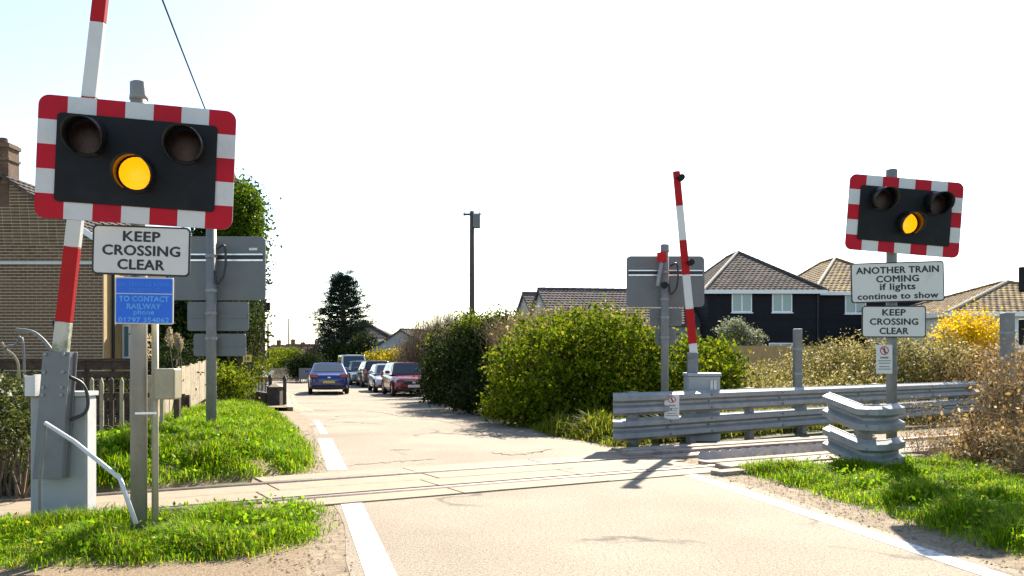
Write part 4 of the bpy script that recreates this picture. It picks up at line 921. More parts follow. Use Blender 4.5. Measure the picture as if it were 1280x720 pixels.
# lit window bay on the side
bay = MB(); bay.box(.021, .5, 1.2, 2.6, -.2, zH(400)); bo = bay.build('bay', M_render, bh)
q = MB(); q.box(.02, .62, 1.08, 2.7, zH(399.9), zH(392)); q.build('bay_roof', M_render, bo)
window(bo, .04, .48, zH(448), zH(404), 1.17, 1)
q = MB(); q.tube([(.06, .5, .5), (.06, .5, ze - .3)], .045, 8); q.build('downpipe', M_plastic, bh)
# neighbour roof behind with a chimney and an aerial
n2 = gable_house('brick_house', 'neighbouring brick house whose chimney peeps past the near signal', P(38, 0, 38).x - 4.5, 38, math.radians(90), 9, 9, 5.6, 8.2, M_brick, M_tiledark, (1.5,), [])
ae = MB(); ae.tube([(1.5, 4.6, zH(235) - .5), (1.5, 4.6, 11.2)], .02, 6); ae.build('aerial', M_galv2, n2)

# ================================================================== FENCES, WALLS
def plank_fence(name, label, A, B, n, z0, z1, m, zb0=None, zb1=None, gap=.012, th=.02, jit=.02, rails=True, point=False, rm=None, lean=0.0):
    A, B = Vector(A), Vector(B); root = thing(name, label, 'fence', (A.x, A.y, hgt(A.y))); d = (B - A); L = d.length; d.normalize(); nr = Vector((d.y, -d.x, 0)); w = L / n
    R = lambda t: Matrix.Translation(d * t) @ Matrix.Rotation(math.atan2(d.y, d.x), 4, 'Z')
    for i in range(n):
        f = i / max(1, n - 1); h = z0 + (z1 - z0) * f + random.uniform(-jit, jit); lo = 0 if zb0 is None else zb0 + (zb1 - zb0) * f
        b = MB(); t0, t1 = i * w + gap / 2, (i + 1) * w - gap / 2
        if point: b.prism([(t0, lo), (t1, lo), (t1, h - .06), ((t0 + t1) / 2, h), (t0, h - .06)], -th / 2, th / 2); b.v = [tuple(R(0) @ Vector(v)) for v in b.v]
        else:
            b.box(t0, t1, -th / 2 + random.uniform(-.004, .004), th / 2, lo, h, R(0))
        b.build('plank', m, root)
    if rails:
        for f in (.2, .8):
            b = MB(); b.bar(nr * -.035 + Vector((0, 0, (zb0 or 0) + (z0 - (zb0 or 0)) * f)), d * L + nr * -.035 + Vector((0, 0, (zb1 or 0) + (z1 - (zb1 or 0)) * f)), .04, .07); b.build('fence_rail', rm or m, root)
    for i in range(int(L / 1.8) + 2):
        t = min(L, i * 1.8); b = MB(); f = t / L; b.box(t - .045, t + .045, .05, .14, -.3, z0 + (z1 - z0) * f - .03, R(0)); b.build('fence_post', rm or m, root)
    return root
# dark horizontal board fence
dfc = thing('board_fence', 'dark brown horizontal board fence below the brick house', 'fence', (-10.6, 15.5, hgt(15.5)))
for i, (y0, y1) in enumerate(((451, 462), (464, 473), (475, 484), (487, 498), (500, 512))):
    z0, z1 = [HCAM - (y - HZ) / FPX * 15.5 - hgt(15.5) for y in (y1, y0)]
    for j in range(3):
        b = MB(); b.box(j * 1.55 + .004, j * 1.55 + 1.545, -.012 + .012 * (i % 2), .012 + .012 * (i % 2), z0, z1); b.build('plank', M_darkwood, dfc)
for x in (.02, 1.55, 3.1, 4.62): b = MB(); b.box(x - .05, x + .05, .03, .12, -.3, HCAM - (449 - HZ) / FPX * 15.5 - hgt(15.5)); b.build('fence_post', M_darkwood, dfc)
b = MB(); b.box(0, 4.65, -.05, .10, HCAM - (450.8 - HZ) / FPX * 15.5 - hgt(15.5), HCAM - (448 - HZ) / FPX * 15.5 - hgt(15.5)); b.build('capping', M_darkwood, dfc)
# picket fence
pk = thing('picket_fence', 'weathered narrow picket fence between near signal and cabinet', 'fence', (P(100, 0, 11).x, 11, 0))
for i in range(9):
    x = i * .125; b = MB(); b.prism([(x, 0.02), (x + .045, .02), (x + .045, .86 + random.uniform(-.03, .03)), (x + .022, .91), (x, .86)], -.012, .012); b.build('picket', M_palewood if i % 3 else M_darkwood, pk)
for z in (.25, .66): b = MB(); b.box(-.1, 1.2, .014, .05, z, z + .06); b.build('fence_rail', M_darkwood, pk)
for x in (-.1, 1.15): b = MB(); b.box(x, x + .07, .05, .12, -.3, .85); b.build('fence_post', M_darkwood, pk)
# dark scrubby boards behind the pickets
plank_fence('low_fence', 'low dark upright board fence behind the pickets', (P(0, 0, 13).x, 13, 0), (P(232, 0, 13.4).x, 13.4, 0), 26, .62, .62, M_darkwood)
# pale plank fence
plank_fence('plank_fence', 'pale weathered upright plank fence beside the left bank', (P(196, 0, 12.0).x, 12.0, 0), (P(262, 0, 17.5).x, 17.5, hgt(17.5)), 30, .95, 1.12, M_palewood, .22, .40, .01, .02, .025)
# brown fence in front of the black house
plank_fence('larch_fence', 'honey brown fence in front of the black house', (P(868, 0, 30).x, 30, hgt(30)), (P(1080, 0, 30.5).x, 30.5, hgt(30.5)), 36, 1.95, 1.95, M_fence2, jit=.004, gap=.006)
# low brick wall with railings
wx, wy = P(352, 0, 24.5).x, 24.5
gw = thing('garden_wall', 'low dark brick garden wall and pier with iron railings by the silver car', 'wall', (wx, wy, hgt(wy)))
b = MB(); b.box(-.36, 0, -.2, .2, -.2, .60); pr = b.build('pier', M_darkbrick, gw)
for r in range(7):
    for j in range(3): q = MB(); q.box(-.36 + j * .12 + .004, -.36 + j * .12 + .116, -.212, -.2002, .01 + r * .085, .01 + r * .085 + .074); q.build('brick', M_darkbrick, pr)
b = MB(); b.add([(-.40, -.24, .6), (.04, -.24, .6), (.04, .24, .6), (-.40, .24, .6), (-.18, 0, .70)], [(0, 1, 4), (1, 2, 4), (2, 3, 4), (3, 0, 4), (3, 2, 1, 0)]); b.build('pier_cap', M_panel, pr)
b = MB(); b.bar((-.36, .1, .2), (-1.9, 3.0, .2), .22, .45); b.build('wall_run', M_darkbrick, gw)
for i in range(7):
    c = Vector((-.40, .15, 0)).lerp(Vector((-1.7, 2.7, 0)), i / 6); q = MB(); q.tube([c + Vector((0, 0, .4)), c + Vector((0, 0, .78)), c + Vector((0, 0, .84))], [.014, .014, .002], 6); q.build('railing', M_cable, gw)
b = MB(); b.tube([(-.40, .15, .66), (-1.7, 2.7, .66)], .012, 6); b.build('railing_bar', M_cable, gw)
for x_, top in ((.10, .92), (-.30, .95)):
    b = MB(); b.tube([(x_, -.05, -.2), (x_, -.05, top - .12), (x_, -.05, top - .10), (x_, -.05, top)], [.05, .05, .07, .01], 8); b.build('gate_post', M_plastic, gw)

# ================================================================== CARS
def patch(b, p, u0, u1, v0, v1, off):
    p00, p10, p11, p01 = map(Vector, p)
    f = lambda u, v: (p00 * (1 - u) + p10 * u) * (1 - v) + (p01 * (1 - u) + p11 * u) * v
    n = (p10 - p00).cross(p01 - p00).normalized() * off
    vs = [f(u0, v0), f(u1, v0), f(u1, v1), f(u0, v1)]
    b.add([v + n for v in vs] + [v - n * .5 for v in vs], [(0, 1, 2, 3), (7, 6, 5, 4), (0, 4, 5, 1), (1, 5, 6, 2), (2, 6, 7, 3), (3, 7, 4, 0)])
def car(label, loc, rz, L, Wd, H, paint, kind='hatch', bonnet=.72, belt=.90, group='cars parked along the right of the lane', rim=True, plate='AB'):
    root = thing('parked_car', label, 'car', loc, rz, group); hw = Wd / 2; zf = .20
    yf, yr = -L / 2, L / 2
    if kind == 'van': st = [(0, .46, .55, .80), (.04, .28, .80, .93), (.12, .20, .95, .985), (.22, .18, 1.02, 1.0), (.5, .18, 1.05, 1.0), (.85, .18, 1.05, .99), (.97, .22, 1.02, .96), (1.0, .32, .85, .93)]
    else: st = [(0, .42, bonnet * .72, .78), (.025, .26, bonnet * .90, .90), (.09, .19, bonnet, .965), (.18, .18, bonnet + .07, .995), (.29, .18, belt - .05, 1.0), (.5, .18, belt, 1.0), (.72, .18, belt + .02, 1.0), (.88, .19, belt + .02, .985), (.965, .24, belt - .03, .93), (1.0, .36, belt * .80, .86)]
    b = MB(); m = 10
    for (f, zb, zt, ws) in st:
        y = yf + L * f; w = hw * ws; zm = zb + (zt - zb) * .5
        ring = [(-w * .90, zb), (w * .90, zb), (w * .985, zb + .10), (w, zm), (w * .975, zt - .10), (w * .90, zt), (-w * .90, zt), (-w * .975, zt - .10), (-w, zm), (-w * .985, zb + .10)]
        b.v += [(x, y, z) for x, z in ring]
    n = len(st)
    for i in range(n - 1):
        for j in range(m): b.f.append((i * m + j, (i + 1) * m + j, (i + 1) * m + (j + 1) % m, i * m + (j + 1) % m))
    b.f += [tuple(range(m)), tuple((n - 1) * m + j for j in range(m - 1, -1, -1))]
    body = b.build('body', paint, root, smooth=True)
    sb = body.modifiers.new('subd', 'SUBSURF'); sb.levels = 2; sb.render_levels = 2
    # glasshouse
    if kind == 'van': ya, yb, yc, yd, zb = yf + L * .14, yf + L * .30, yf + L * .94, yf + L * .985, 1.0
    elif kind == 'saloon': ya, yb, yc, yd, zb = yf + L * .27, yf + L * .44, yf + L * .70, yf + L * .91, belt - .03
    elif kind == 'suv': ya, yb, yc, yd, zb = yf + L * .27, yf + L * .40, yf + L * .90, yf + L * .975, belt - .03
    else: ya, yb, yc, yd, zb = yf + L * .26, yf + L * .42, yf + L * .84, yf + L * .965, belt - .03
    wb, wr = hw * .90, hw * .70 if kind != 'van' else hw * .80
    zr = H - .02
    c = [(-wb, ya, zb), (wb, ya, zb), (wb, yd, zb), (-wb, yd, zb), (-wr, yb, zr), (wr, yb, zr), (wr, yc, zr), (-wr, yc, zr)]
    q = MB(); q.add(c + [(-wr * .55, yb + .04, zr + .035), (wr * .55, yb + .04, zr + .035), (wr * .55, yc - .04, zr + .035), (-wr * .55, yc - .04, zr + .035)], [(0, 1, 5, 4), (1, 2, 6, 5), (2, 3, 7, 6), (3, 0, 4, 7), (4, 5, 9, 8), (5, 6, 10, 9), (6, 7, 11, 10), (7, 4, 8, 11), (8, 9, 10, 11)])
    q.build('roof', paint, root, bevel=.04, smooth=False)
    F = (c[0], c[1], c[5], c[4]); Rr = (c[2], c[3], c[7], c[6]); Rs = (c[1], c[2], c[6], c[5]); Ls = (c[3], c[0], c[4], c[7])
    g = MB(); patch(g, F, .06, .94, .08, .93, .012); g.build('windscreen', M_cglass, root)
    g = MB(); patch(g, Rr, .08, .92, .22, .90, .012); g.build('rear_window', M_cglass, root)
    for side, rev in ((Rs, False), (Ls, True)):
        for (u0, u1) in ((.10, .47), (.50, .88)):
            g = MB(); patch(g, side, u0, u1, .14, .88, .012); g.build('side_window', M_cglass, root)
    for s in (-1, 1):
        for y, nm in ((yf + L * .18, 'wheel'), (yf + L * .80, 'wheel')):
            r = .315; w_ = MB(); x0, x1 = s * (hw - .20), s * (hw - .005)
            prof = [(x0, r - .03), (x0 + s * .02, r), (x1 - s * .03, r), (x1, r - .03), (x1, r * .66)]
            nn = 22
            for (xx, rr) in prof:
                for i in range(nn): a = 2 * math.pi * i / nn; w_.v.append((xx, rr * math.cos(a), rr * math.sin(a)))
            for j in range(len(prof) - 1):
                for i in range(nn):
                    f_ = (j * nn + i, j * nn + (i + 1) % nn, (j + 1) * nn + (i + 1) % nn, (j + 1) * nn + i); w_.f.append(f_ if s < 0 else f_[::-1])
            wo_ = w_.build('wheel', M_rubber, root, (0, y, r), smooth=True)
            rm = MB(); rm.v = [(x1 - s * .02, 0, 0)] + [(x1 - s * (.015 if i % 4 < 2 else .04), r * .67 * math.cos(2 * math.pi * i / 20), r * .67 * math.sin(2 * math.pi * i / 20)) for i in range(20)]
            rm.f = [((0, 1 + i, 1 + (i + 1) % 20) if s > 0 else (0, 1 + (i + 1) % 20, 1 + i)) for i in range(20)]; rm.build('rim', M_rim, wo_)
            ar = MB()
            for i in range(15):
                a = math.pi * i / 14
                for rr, dx in ((r + .02, 0), (r + .075, 0)): ar.v.append((s * (hw + .004), y + rr * math.cos(a), r + rr * math.sin(a) - .01))
            for i in range(15):
                a = math.pi * i / 14; ar.v.append((s * (hw - .16), y + (r + .02) * math.cos(a), r + (r + .02) * math.sin(a) - .01))
            for i in range(14): ar.f.append((2 * i, 2 * i + 1, 2 * i + 3, 2 * i + 2)); ar.f.append((2 * i, 2 * i + 2, 30 + i + 1, 30 + i))
            ar.build('wheel_arch', M_plastic, root)
        # mirror
        q = MB(); q.box(s * hw * .98 - .02, s * (hw + .17), ya + .20, ya + .30, zb + .04, zb + .18) if s > 0 else q.box(-(hw + .17), -hw * .98 + .02, ya + .20, ya + .30, zb + .04, zb + .18)
        q.build('door_mirror', paint, root, bevel=.03)
        # lights
        zl = (bonnet if kind != 'van' else .85)
        q = MB(); x0, x1 = sorted((s * hw * .50, s * hw * .90)); q.add([(x0, yf + L * .020, zl * .70), (x1, yf + L * .045, zl * .70), (x1, yf + L * .075, zl * .92), (x0, yf + L * .028, zl * .88), (x0, yf + L * .10, zl * .70), (x1, yf + L * .10, zl * .70), (x1, yf + L * .10, zl * .92), (x0, yf + L * .10, zl * .88)], [(0, 1, 2, 3), (7, 6, 5, 4), (0, 4, 5, 1), (2, 6, 7, 3), (1, 5, 6, 2), (0, 3, 7, 4)]); q.build('headlamp', M_head, root, bevel=.02)
        q = MB()
        if kind in ('saloon', 'van'): x0, x1 = sorted((s * hw * .52, s * hw * .93)); z0, z1 = belt * .80, belt * .97
        else: x0, x1 = sorted((s * hw * .70, s * hw * .95)); z0, z1 = belt * .78, belt * 1.08
        q.box(x0, x1, yr - L * .05, yr - L * .004, z0, z1); q.build('tail_lamp', M_tail, root, bevel=.025)
        q = MB(); q.prism(disc(.05, 12), yf + .02, yf + .09); q.build('fog_lamp', M_head, root, (s * hw * .68, .035, .36))
    q = MB(); q.box(-hw * .86, hw * .86, yr - .10, yr + .015, .25, .40); q.build('rear_bumper', M_plastic, root, bevel=.03)
    q = MB(); q.box(-hw * .80, hw * .80, yf - .005, yf + .12, .25, .37); q.build('front_bumper', M_plastic, root, bevel=.03)
    q = MB(); q.box(-hw * .50, hw * .50, yf - .004, yf + .10, bonnet * .62, bonnet * .80); gr = q.build('grille', M_plastic, root, bevel=.015)
    q = MB(); q.box(-.07, .07, yf - .016, yf - .0045, bonnet * .67, bonnet * .75); q.build('badge', M_alu, gr)
    q = MB(); q.box(-.26, .26, yf - .022, yf - .006, .40, .51); q.build('front_number_plate', M_plateW, root)
    q = MB(); q.box(-.26, .26, yr + .001, yr + .013, .52, .63); q.build('rear_number_plate', M_plateY, root)
    q = MB(); q.box(-.06, .06, yr - .012, yr + .006, .76, .81); q.build('rear_badge', M_alu, root)
    q = MB(); q.tube([(hw * .5, yr - .1, .22), (hw * .5, yr + .02, .22)], .035, 8); q.build('exhaust', M_alu, root)
    return root
def paintm(name, c, rough=.22): return mat(name, c, rough, .0, .03, 2, spec=.6, coat=.6)
def cl(x, y): p = G(x, y); return (p.x, p.y, p.z)
rd = math.radians
car('dark blue car driving away down the middle of the lane', cl(410, 491), rd(13) + math.pi, 4.45, 1.86, 1.43, paintm('paint_blue', (.010, .022, .16)), 'saloon', .74, .96, 'cars on the lane')
car('red car facing the crossing beside the dark hedge', cl(507, 493.5), rd(17), 4.05, 1.74, 1.46, paintm('paint_red', (.20, .012, .020)), 'suv', .86, .96)
car('silver white car tucked in behind the red car', cl(484.5, 489), rd(15), 4.0, 1.70, 1.36, paintm('paint_silver', (.55, .56, .57)), 'hatch', .74, .90)
car('black hatchback seen from behind between silver car and white van', cl(467, 483), rd(16) + math.pi, 4.3, 1.80, 1.50, paintm('paint_black', (.012, .013, .014)), 'suv', .85, .98)
car('light blue grey car behind the black hatchback', cl(451, 480.5), rd(16), 4.1, 1.72, 1.48, paintm('paint_bluegrey', (.10, .14, .17)), 'hatch', .78, .92)
car('white van parked farthest along the lane', cl(440, 478.5), rd(16), 4.6, 1.85, 1.88, paintm('paint_white', (.62, .63, .63)), 'van', .9, 1.0)
car('silver car with red tail lamps behind the garden railings on the left', (P(306, 0, 33).x, 33, hgt(33)), math.pi + rd(16), 4.4, 1.8, 1.36, paintm('paint_silver2', (.50, .51, .53)), 'saloon', .74, .95, 'cars on the lane')

# ================================================================== POLES AND WIRES
def utility(label, x, D, ytop, r, arms=(), wires=()):
    l = px_loc(x, D); z = lambda y: HCAM - (y - HZ) / FPX * D - l[2]
    u = thing('telegraph_pole', label, 'pole', l, group='telegraph poles')
    b = MB(); b.tube([(0, 0, -.5), (0, 0, z(ytop) * .5), (0, 0, z(ytop))], [r, r * .85, r * .7], 12); b.build('shaft', M_wood, u, smooth=True)
    for (yy, w) in arms:
        b = MB(); b.box(-w / 2, w / 2, -.06, .06, z(yy) - .05, z(yy) + .05); a = b.build('crossarm', M_wood, u)
        for s in (-.45, .45): q = MB(); q.tube([(s * w, 0, z(yy) + .05), (s * w, 0, z(yy) + .16)], [.03, .045], 8); q.build('insulator', M_white, a)
    return u, z
u1, z = utility('tall wooden telegraph pole rising out of the dark hedge', 590, 45, 264, .16, ((268, .9),))
b = MB(); b.box(.05, .42, -.2, .2, z(285), z(268)); b.build('transformer', M_backgrey, u1, bevel=.03)
b = MB(); b.tube([(0, 0, z(267)), (-6, 8, z(267) - .25), (-12, 18, z(267) - .2), (-26, 42, z(267) + .3)], .008, 5); b.build('wire', M_cable, u1)
b = MB(); b.tube([(0, 0, z(267)), (6, 3, z(267) - .2), (14, 8, z(267) - .3)], .006, 5); b.build('wire', M_cable, u1)
u2, z = utility('wooden telegraph pole beside the silver car on the left', 328.5, 38, 302, .12, ())
b = MB(); b.box(.1, .32, -.08, .08, z(388), z(378)); b.build('pole_bracket', M_black, u2)
A = Vector((0, 0, z(304))); Bv = Vector((-0.5, -7.0, 7.2)) - u2.location; pts = []
for i in range(25):
    t = i / 24; p = A.lerp(Bv, t); p.z -= .55 * 4 * t * (1 - t); pts.append(p)
b = MB(); b.tube(pts, .015, 6); b.build('wire', M_cable, u2, smooth=True)
for x, D, yt, r, lab in ((322, 70, 398, .10, 'thin far pole just left of the wooden pole by the silver car'), (335, 62, 404, .09, 'thin far pole with slanting stay just right of the wooden pole'), (361, 110, 398, .12, 'lone thin pole above the far roofs'), (315, 90, 404, .10, 'short thin far pole nearest the big ivy trunk')): utility(lab, x, D, yt, r)

# ================================================================== VEGETATION
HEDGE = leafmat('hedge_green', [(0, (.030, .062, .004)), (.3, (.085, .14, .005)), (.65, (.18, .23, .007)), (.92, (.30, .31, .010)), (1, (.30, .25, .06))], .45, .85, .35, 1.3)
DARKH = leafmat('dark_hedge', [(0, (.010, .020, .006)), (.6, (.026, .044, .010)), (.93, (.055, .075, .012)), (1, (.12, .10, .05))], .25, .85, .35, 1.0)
OLIVE = leafmat('olive_scrub', [(0, (.08, .085, .015)), (.4, (.20, .18, .035)), (.7, (.36, .29, .08)), (1, (.62, .52, .28))], .4, .55, .3, 1.2)
DRY = leafmat('dry_bramble', [(0, (.12, .07, .022)), (.5, (.30, .18, .06)), (.8, (.46, .32, .14)), (1, (.66, .54, .34))], .4, .7, .35, 2.0)
YELLOW = leafmat('forsythia', [(0, (.55, .33, .004)), (.6, (.75, .50, .006)), (1, (.82, .62, .02))], .45, .6, .2, 2)
PALE = leafmat('pale_shrub', [(0, (.10, .12, .05)), (.5, (.24, .26, .15)), (1, (.45, .46, .33))], .35, .5, .3, 2)
IVY = leafmat('ivy', [(0, (.010, .022, .005)), (.6, (.03, .055, .008)), (1, (.09, .12, .015))], .3, .8, .3, .8)
BRIGHT = leafmat('bright_crown', [(0, (.04, .085, .006)), (.6, (.09, .16, .008)), (1, (.16, .22, .012))], .5, .5, .4, .9)
PINE = leafmat('pine_needles', [(0, (.008, .020, .014)), (.6, (.016, .038, .026)), (1, (.035, .062, .036))], .15, .5, .4, .5)
WHITEFL = leafmat('white_flowers', [(0, (.6, .6, .55)), (1, (.75, .75, .70))], .3)
PAMPAS = leafmat('pampas', [(0, (.42, .33, .19)), (1, (.62, .52, .36))], .4)

# green bush and the hedge line running away beside the road
plant('bush', 'big sunlit green bush left of the crash barrier', 'bush', [lobe(690, 470, 15.5, 78, 72, 1.1), lobe(765, 455, 15.8, 70, 68, 1.2), lobe(640, 505, 16.2, 40, 40, .8), lobe(725, 432, 16.4, 62, 44, 1.0), lobe(720, 515, 15.2, 90, 38, .9), lobe(800, 500, 15.0, 50, 50, .8)], 1700, 24, .085, .045, .10, .62, HEDGE, 90, .5)
plant('bush', 'rounded green bush behind the far barrier cabinet', 'bush', [lobe(850, 470, 15.6, 62, 50, 1.0), lobe(895, 468, 16.2, 34, 42, .8), lobe(840, 505, 15.2, 60, 40, .8)], 750, 22, .085, .045, .10, .62, HEDGE, 50, .5)
plant('bush', 'brown topped bush rising above the green bush', 'bush', [lobe(745, 405, 17.5, 60, 20, .9), lobe(680, 412, 17.8, 46, 20, .8), lobe(800, 425, 17.6, 40, 20, .8)], 480, 13, .11, .04, .10, .55, OLIVE, 150, .8, r0=.006)
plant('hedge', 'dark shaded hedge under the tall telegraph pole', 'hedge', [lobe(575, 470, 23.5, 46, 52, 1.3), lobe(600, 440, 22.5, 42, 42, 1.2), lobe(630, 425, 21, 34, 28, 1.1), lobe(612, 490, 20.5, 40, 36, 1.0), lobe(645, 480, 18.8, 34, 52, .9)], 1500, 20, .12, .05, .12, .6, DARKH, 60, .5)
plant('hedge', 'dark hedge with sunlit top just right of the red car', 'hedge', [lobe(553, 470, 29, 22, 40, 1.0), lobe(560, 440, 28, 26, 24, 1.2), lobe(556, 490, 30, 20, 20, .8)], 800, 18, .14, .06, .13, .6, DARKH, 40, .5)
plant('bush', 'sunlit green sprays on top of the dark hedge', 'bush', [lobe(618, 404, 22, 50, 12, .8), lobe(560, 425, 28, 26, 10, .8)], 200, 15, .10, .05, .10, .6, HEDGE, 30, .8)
# bare twiggy shrubs
def bare(label, lobes, n, m, twig, leafn=400, r=.010, cat='shrub', lsz=(.03, .07), zg=None):
    L = np.array(lobes, float); c = L[:, :3].mean(0); z0 = hgt(c[1]) if zg is None else zg; off = np.array([c[0], c[1], z0])
    root = thing('bare_shrub', label, cat, tuple(off)); C, pts = lobe_points(lobes, n, 1, .02, .45, z0)
    li = np.argmin(((C[:, None] - L[None, :, :3]) ** 2).sum(2), 1); A = L[li, :3].copy(); A[:, 2] = z0; A[:, :2] += RNG.normal(size=(len(A), 2)) * L[li, 3:5] * .3
    M_ = A + (C - A) * .55 + RNG.normal(size=C.shape) * .08
    sticks('stem', A - off, M_ - off, r, r * .6, twig, root, kind='stuff'); sticks('twig', M_ - off, C - off, r * .6, r * .2, twig, root, kind='stuff')
    k = np.repeat(np.arange(len(C)), 3); E = C[k] + RNG.normal(size=(len(k), 3)) * L[li][k, 3:6] * .22
    S0 = M_[k] + (C[k] - M_[k]) * RNG.uniform(.2, .9, (len(k), 1)); sticks('twig', S0 - off, E - off, r * .35, r * .12, twig, root, kind='stuff')
    if leafn: 
        kk = RNG.choice(len(E), leafn); tt = RNG.uniform(.3, 1, (leafn, 1)); leaves('foliage', S0[kk] + (E[kk] - S0[kk]) * tt - off + RNG.normal(size=(leafn, 3)) * .03, lsz[0], lsz[1], .55, m, root)
    return root
bare('leafless brown shrub above the red car', [lobe(552, 418, 32, 26, 30, 1.2), lobe(575, 408, 27, 28, 24, 1.2), lobe(556, 432, 33, 20, 24, 1.2)], 520, OLIVE, M_twig, 1500, .013)
bare('tall leafless brown thicket rising behind the red car and dark hedge', [lobe(528, 425, 42, 30, 34, 1.5), lobe(560, 412, 38, 34, 30, 1.4), lobe(595, 410, 33, 26, 22, 1.2), lobe(508, 438, 46, 18, 20, 1.3)], 900, OLIVE, M_twig, 1600, .017)
bare('leafless twigs standing along the top of the green bush', [lobe(700, 392, 17.5, 70, 18, .8), lobe(770, 396, 17.5, 50, 18, .8), lobe(640, 405, 19, 40, 16, .8)], 420, OLIVE, M_twigpale, 600, .006)
# scrub behind the crash barrier
plant('scrub', 'olive scrub behind the crash barrier in front of the black house', 'scrub', [lobe(930, 484, 19, 42, 30, 1.2), lobe(970, 480, 20, 40, 28, 1.3), lobe(1030, 470, 20, 52, 40, 1.5), lobe(960, 500, 17, 70, 30, 1.0)], 1300, 14, .10, .04, .09, .5, OLIVE, 260, .7, M_twigpale, r0=.006)
plant('scrub', 'tawny scrub behind the crash barrier under the KEEP CROSSING CLEAR plate', 'scrub', [lobe(1090, 460, 19, 66, 42, 1.4), lobe(1150, 450, 18.5, 56, 36, 1.3), lobe(1070, 500, 17.5, 70, 34, 1.0)], 1300, 14, .10, .04, .09, .5, OLIVE, 300, .7, M_twigpale, r0=.006)
plant('scrub', 'straw coloured scrub at the end of the crash barrier', 'scrub', [lobe(1220, 462, 18.5, 66, 32, 1.3), lobe(1290, 460, 18.5, 50, 36, 1.3), lobe(1180, 485, 18.5, 50, 34, 1.3)], 1000, 13, .10, .04, .09, .45, DRY, 300, .7, M_twigpale, r0=.006)
f_ = plant('forsythia', 'bright yellow flowering shrub beside the thick post at the right', 'shrub', [lobe(1212, 413, 21, 38, 24, .9), lobe(1226, 428, 20.6, 28, 26, .8), lobe(1195, 428, 21, 26, 20, .8)], 360, 20, .10, .04, .075, .8, YELLOW, 110, .6, M_twigpale, r0=.008)
plant('pale_shrub', 'pale leaved rounded shrub against the black house', 'shrub', [lobe(916, 413, 42, 18, 13, .8), lobe(938, 424, 42, 16, 12, .8), lobe(924, 442, 42, 20, 16, .8)], 400, 16, .12, .08, .17, .5, PALE, 40, .6)
# dry bramble at the right edge
bare('tall dry brown bramble at the right edge in front of the crash barrier', [lobe(1255, 540, 8.8, 40, 70, .6), lobe(1272, 485, 8.6, 30, 60, .6), lobe(1225, 565, 9.0, 40, 42, .5), lobe(1300, 560, 7.8, 50, 70, .6)], 520, DRY, M_twigpale, 6000, .006, 'bramble', (.025, .06))
bare('thin dry weeds at the foot of the crash barrier right of the signal', [lobe(1160, 530, 10.4, 46, 30, .4), lobe(1190, 545, 9.8, 30, 36, .4)], 110, DRY, M_twigpale, 600, .004, 'weeds', (.02, .045))
plant('weeds', 'green weeds showing under the far end of the crash barrier', 'weeds', [lobe(960, 535, 14.4, 70, 14, .3), lobe(860, 530, 13.6, 50, 16, .3), lobe(1040, 528, 15.6, 60, 16, .4), lobe(1130, 522, 16.8, 60, 18, .4), lobe(910, 545, 14.0, 50, 10, .3)], 620, 13, .06, .03, .07, .5, HEDGE, 20)
plant('weeds', 'yellow green nettles at the left end of the crash barrier', 'weeds', [lobe(755, 538, 12.8, 34, 16, .4), lobe(778, 545, 12.2, 14, 18, .3)], 260, 16, .05, .03, .07, .5, HEDGE, 30)
# left: trees behind the grey sign back
def tree(name, label, x, D, ybase, lobes, ncl, per, sig, smin, smax, m, trunk_r, ivy=None):
    l = px_loc(x, D); root = thing(name, label, 'tree', l, group=None); off = np.array(l)
    C, pts = lobe_points(lobes, ncl, per, sig, .6, l[2] + .3); leaves('crown', pts - off, smin, smax, .6, m, root)
    L = np.array(lobes); top = L[:, 2].max()
    b = MB(); b.tube([(0, 0, -.3), (.05, 0, .5), (-.03, .05, (top - l[2]) * .5), (0.05, 0, top - l[2])], [trunk_r * 1.3, trunk_r, trunk_r * .8, trunk_r * .3], 12); b.build('trunk', M_bark, root, smooth=True)
    k_ = RNG.choice(len(C), min(60, len(C)), replace=False); Bp = C[k_] - off; Ap = np.column_stack([np.zeros(len(k_)), np.zeros(len(k_)), Bp[:, 2] * RNG.uniform(.45, .85, len(k_))]); sticks('limb', Ap, Bp, trunk_r * .28, trunk_r * .06, M_bark, root, kind='stuff')
    if ivy:
        z1, n = ivy; a = RNG.uniform(0, 6.283, n); zz_ = RNG.uniform(0, z1, n); rr = trunk_r * (1.05 + RNG.random(n) * .5)
        leaves('ivy', np.column_stack([rr * np.cos(a), rr * np.sin(a), zz_]), .05, .11, .8, IVY, root)
    return root
tree('evergreen_tree', 'tall dark evergreen tree behind the grey sign back on the bank', 285, 27, 470, [lobe(282, 330, 27, 42, 60, 1.4), lobe(285, 265, 27, 36, 36, 1.2), lobe(255, 390, 26, 46, 44, 1.4), lobe(290, 410, 26.5, 32, 50, 1.3), lobe(235, 410, 25, 40, 40, 1.2)], 2600, 24, .19, .08, .17, IVY, .22)
plant('bush', 'sunlit green crown behind the right end of the near signal board', 'tree', [lobe(298, 262, 25.2, 24, 34, .9), lobe(304, 300, 25.2, 18, 30, .7)], 620, 20, .16, .07, .15, .6, BRIGHT, 30, .7)
tree('ivy_clad_tree', 'ivy clad tree trunk with yellow tag left of the lane', 303, 24, 470, [lobe(296, 400, 24.3, 20, 40, .8)], 160, 18, .14, .06, .12, IVY, .17, (3.2, 900))
yt = thing('yellow_tag', 'small yellow notice nailed to the ivy clad trunk', 'notice', (P(309, 0, 23.7).x, 23.7, HCAM - (448 - HZ) / FPX * 23.7))
b = MB(); b.box(-.11, .11, -.006, .006, -.10, .10); b.build('plate', M_yellowline, yt); lettering(yt, '18', 0, -.0075, 0, .10, M_signblack, .12)
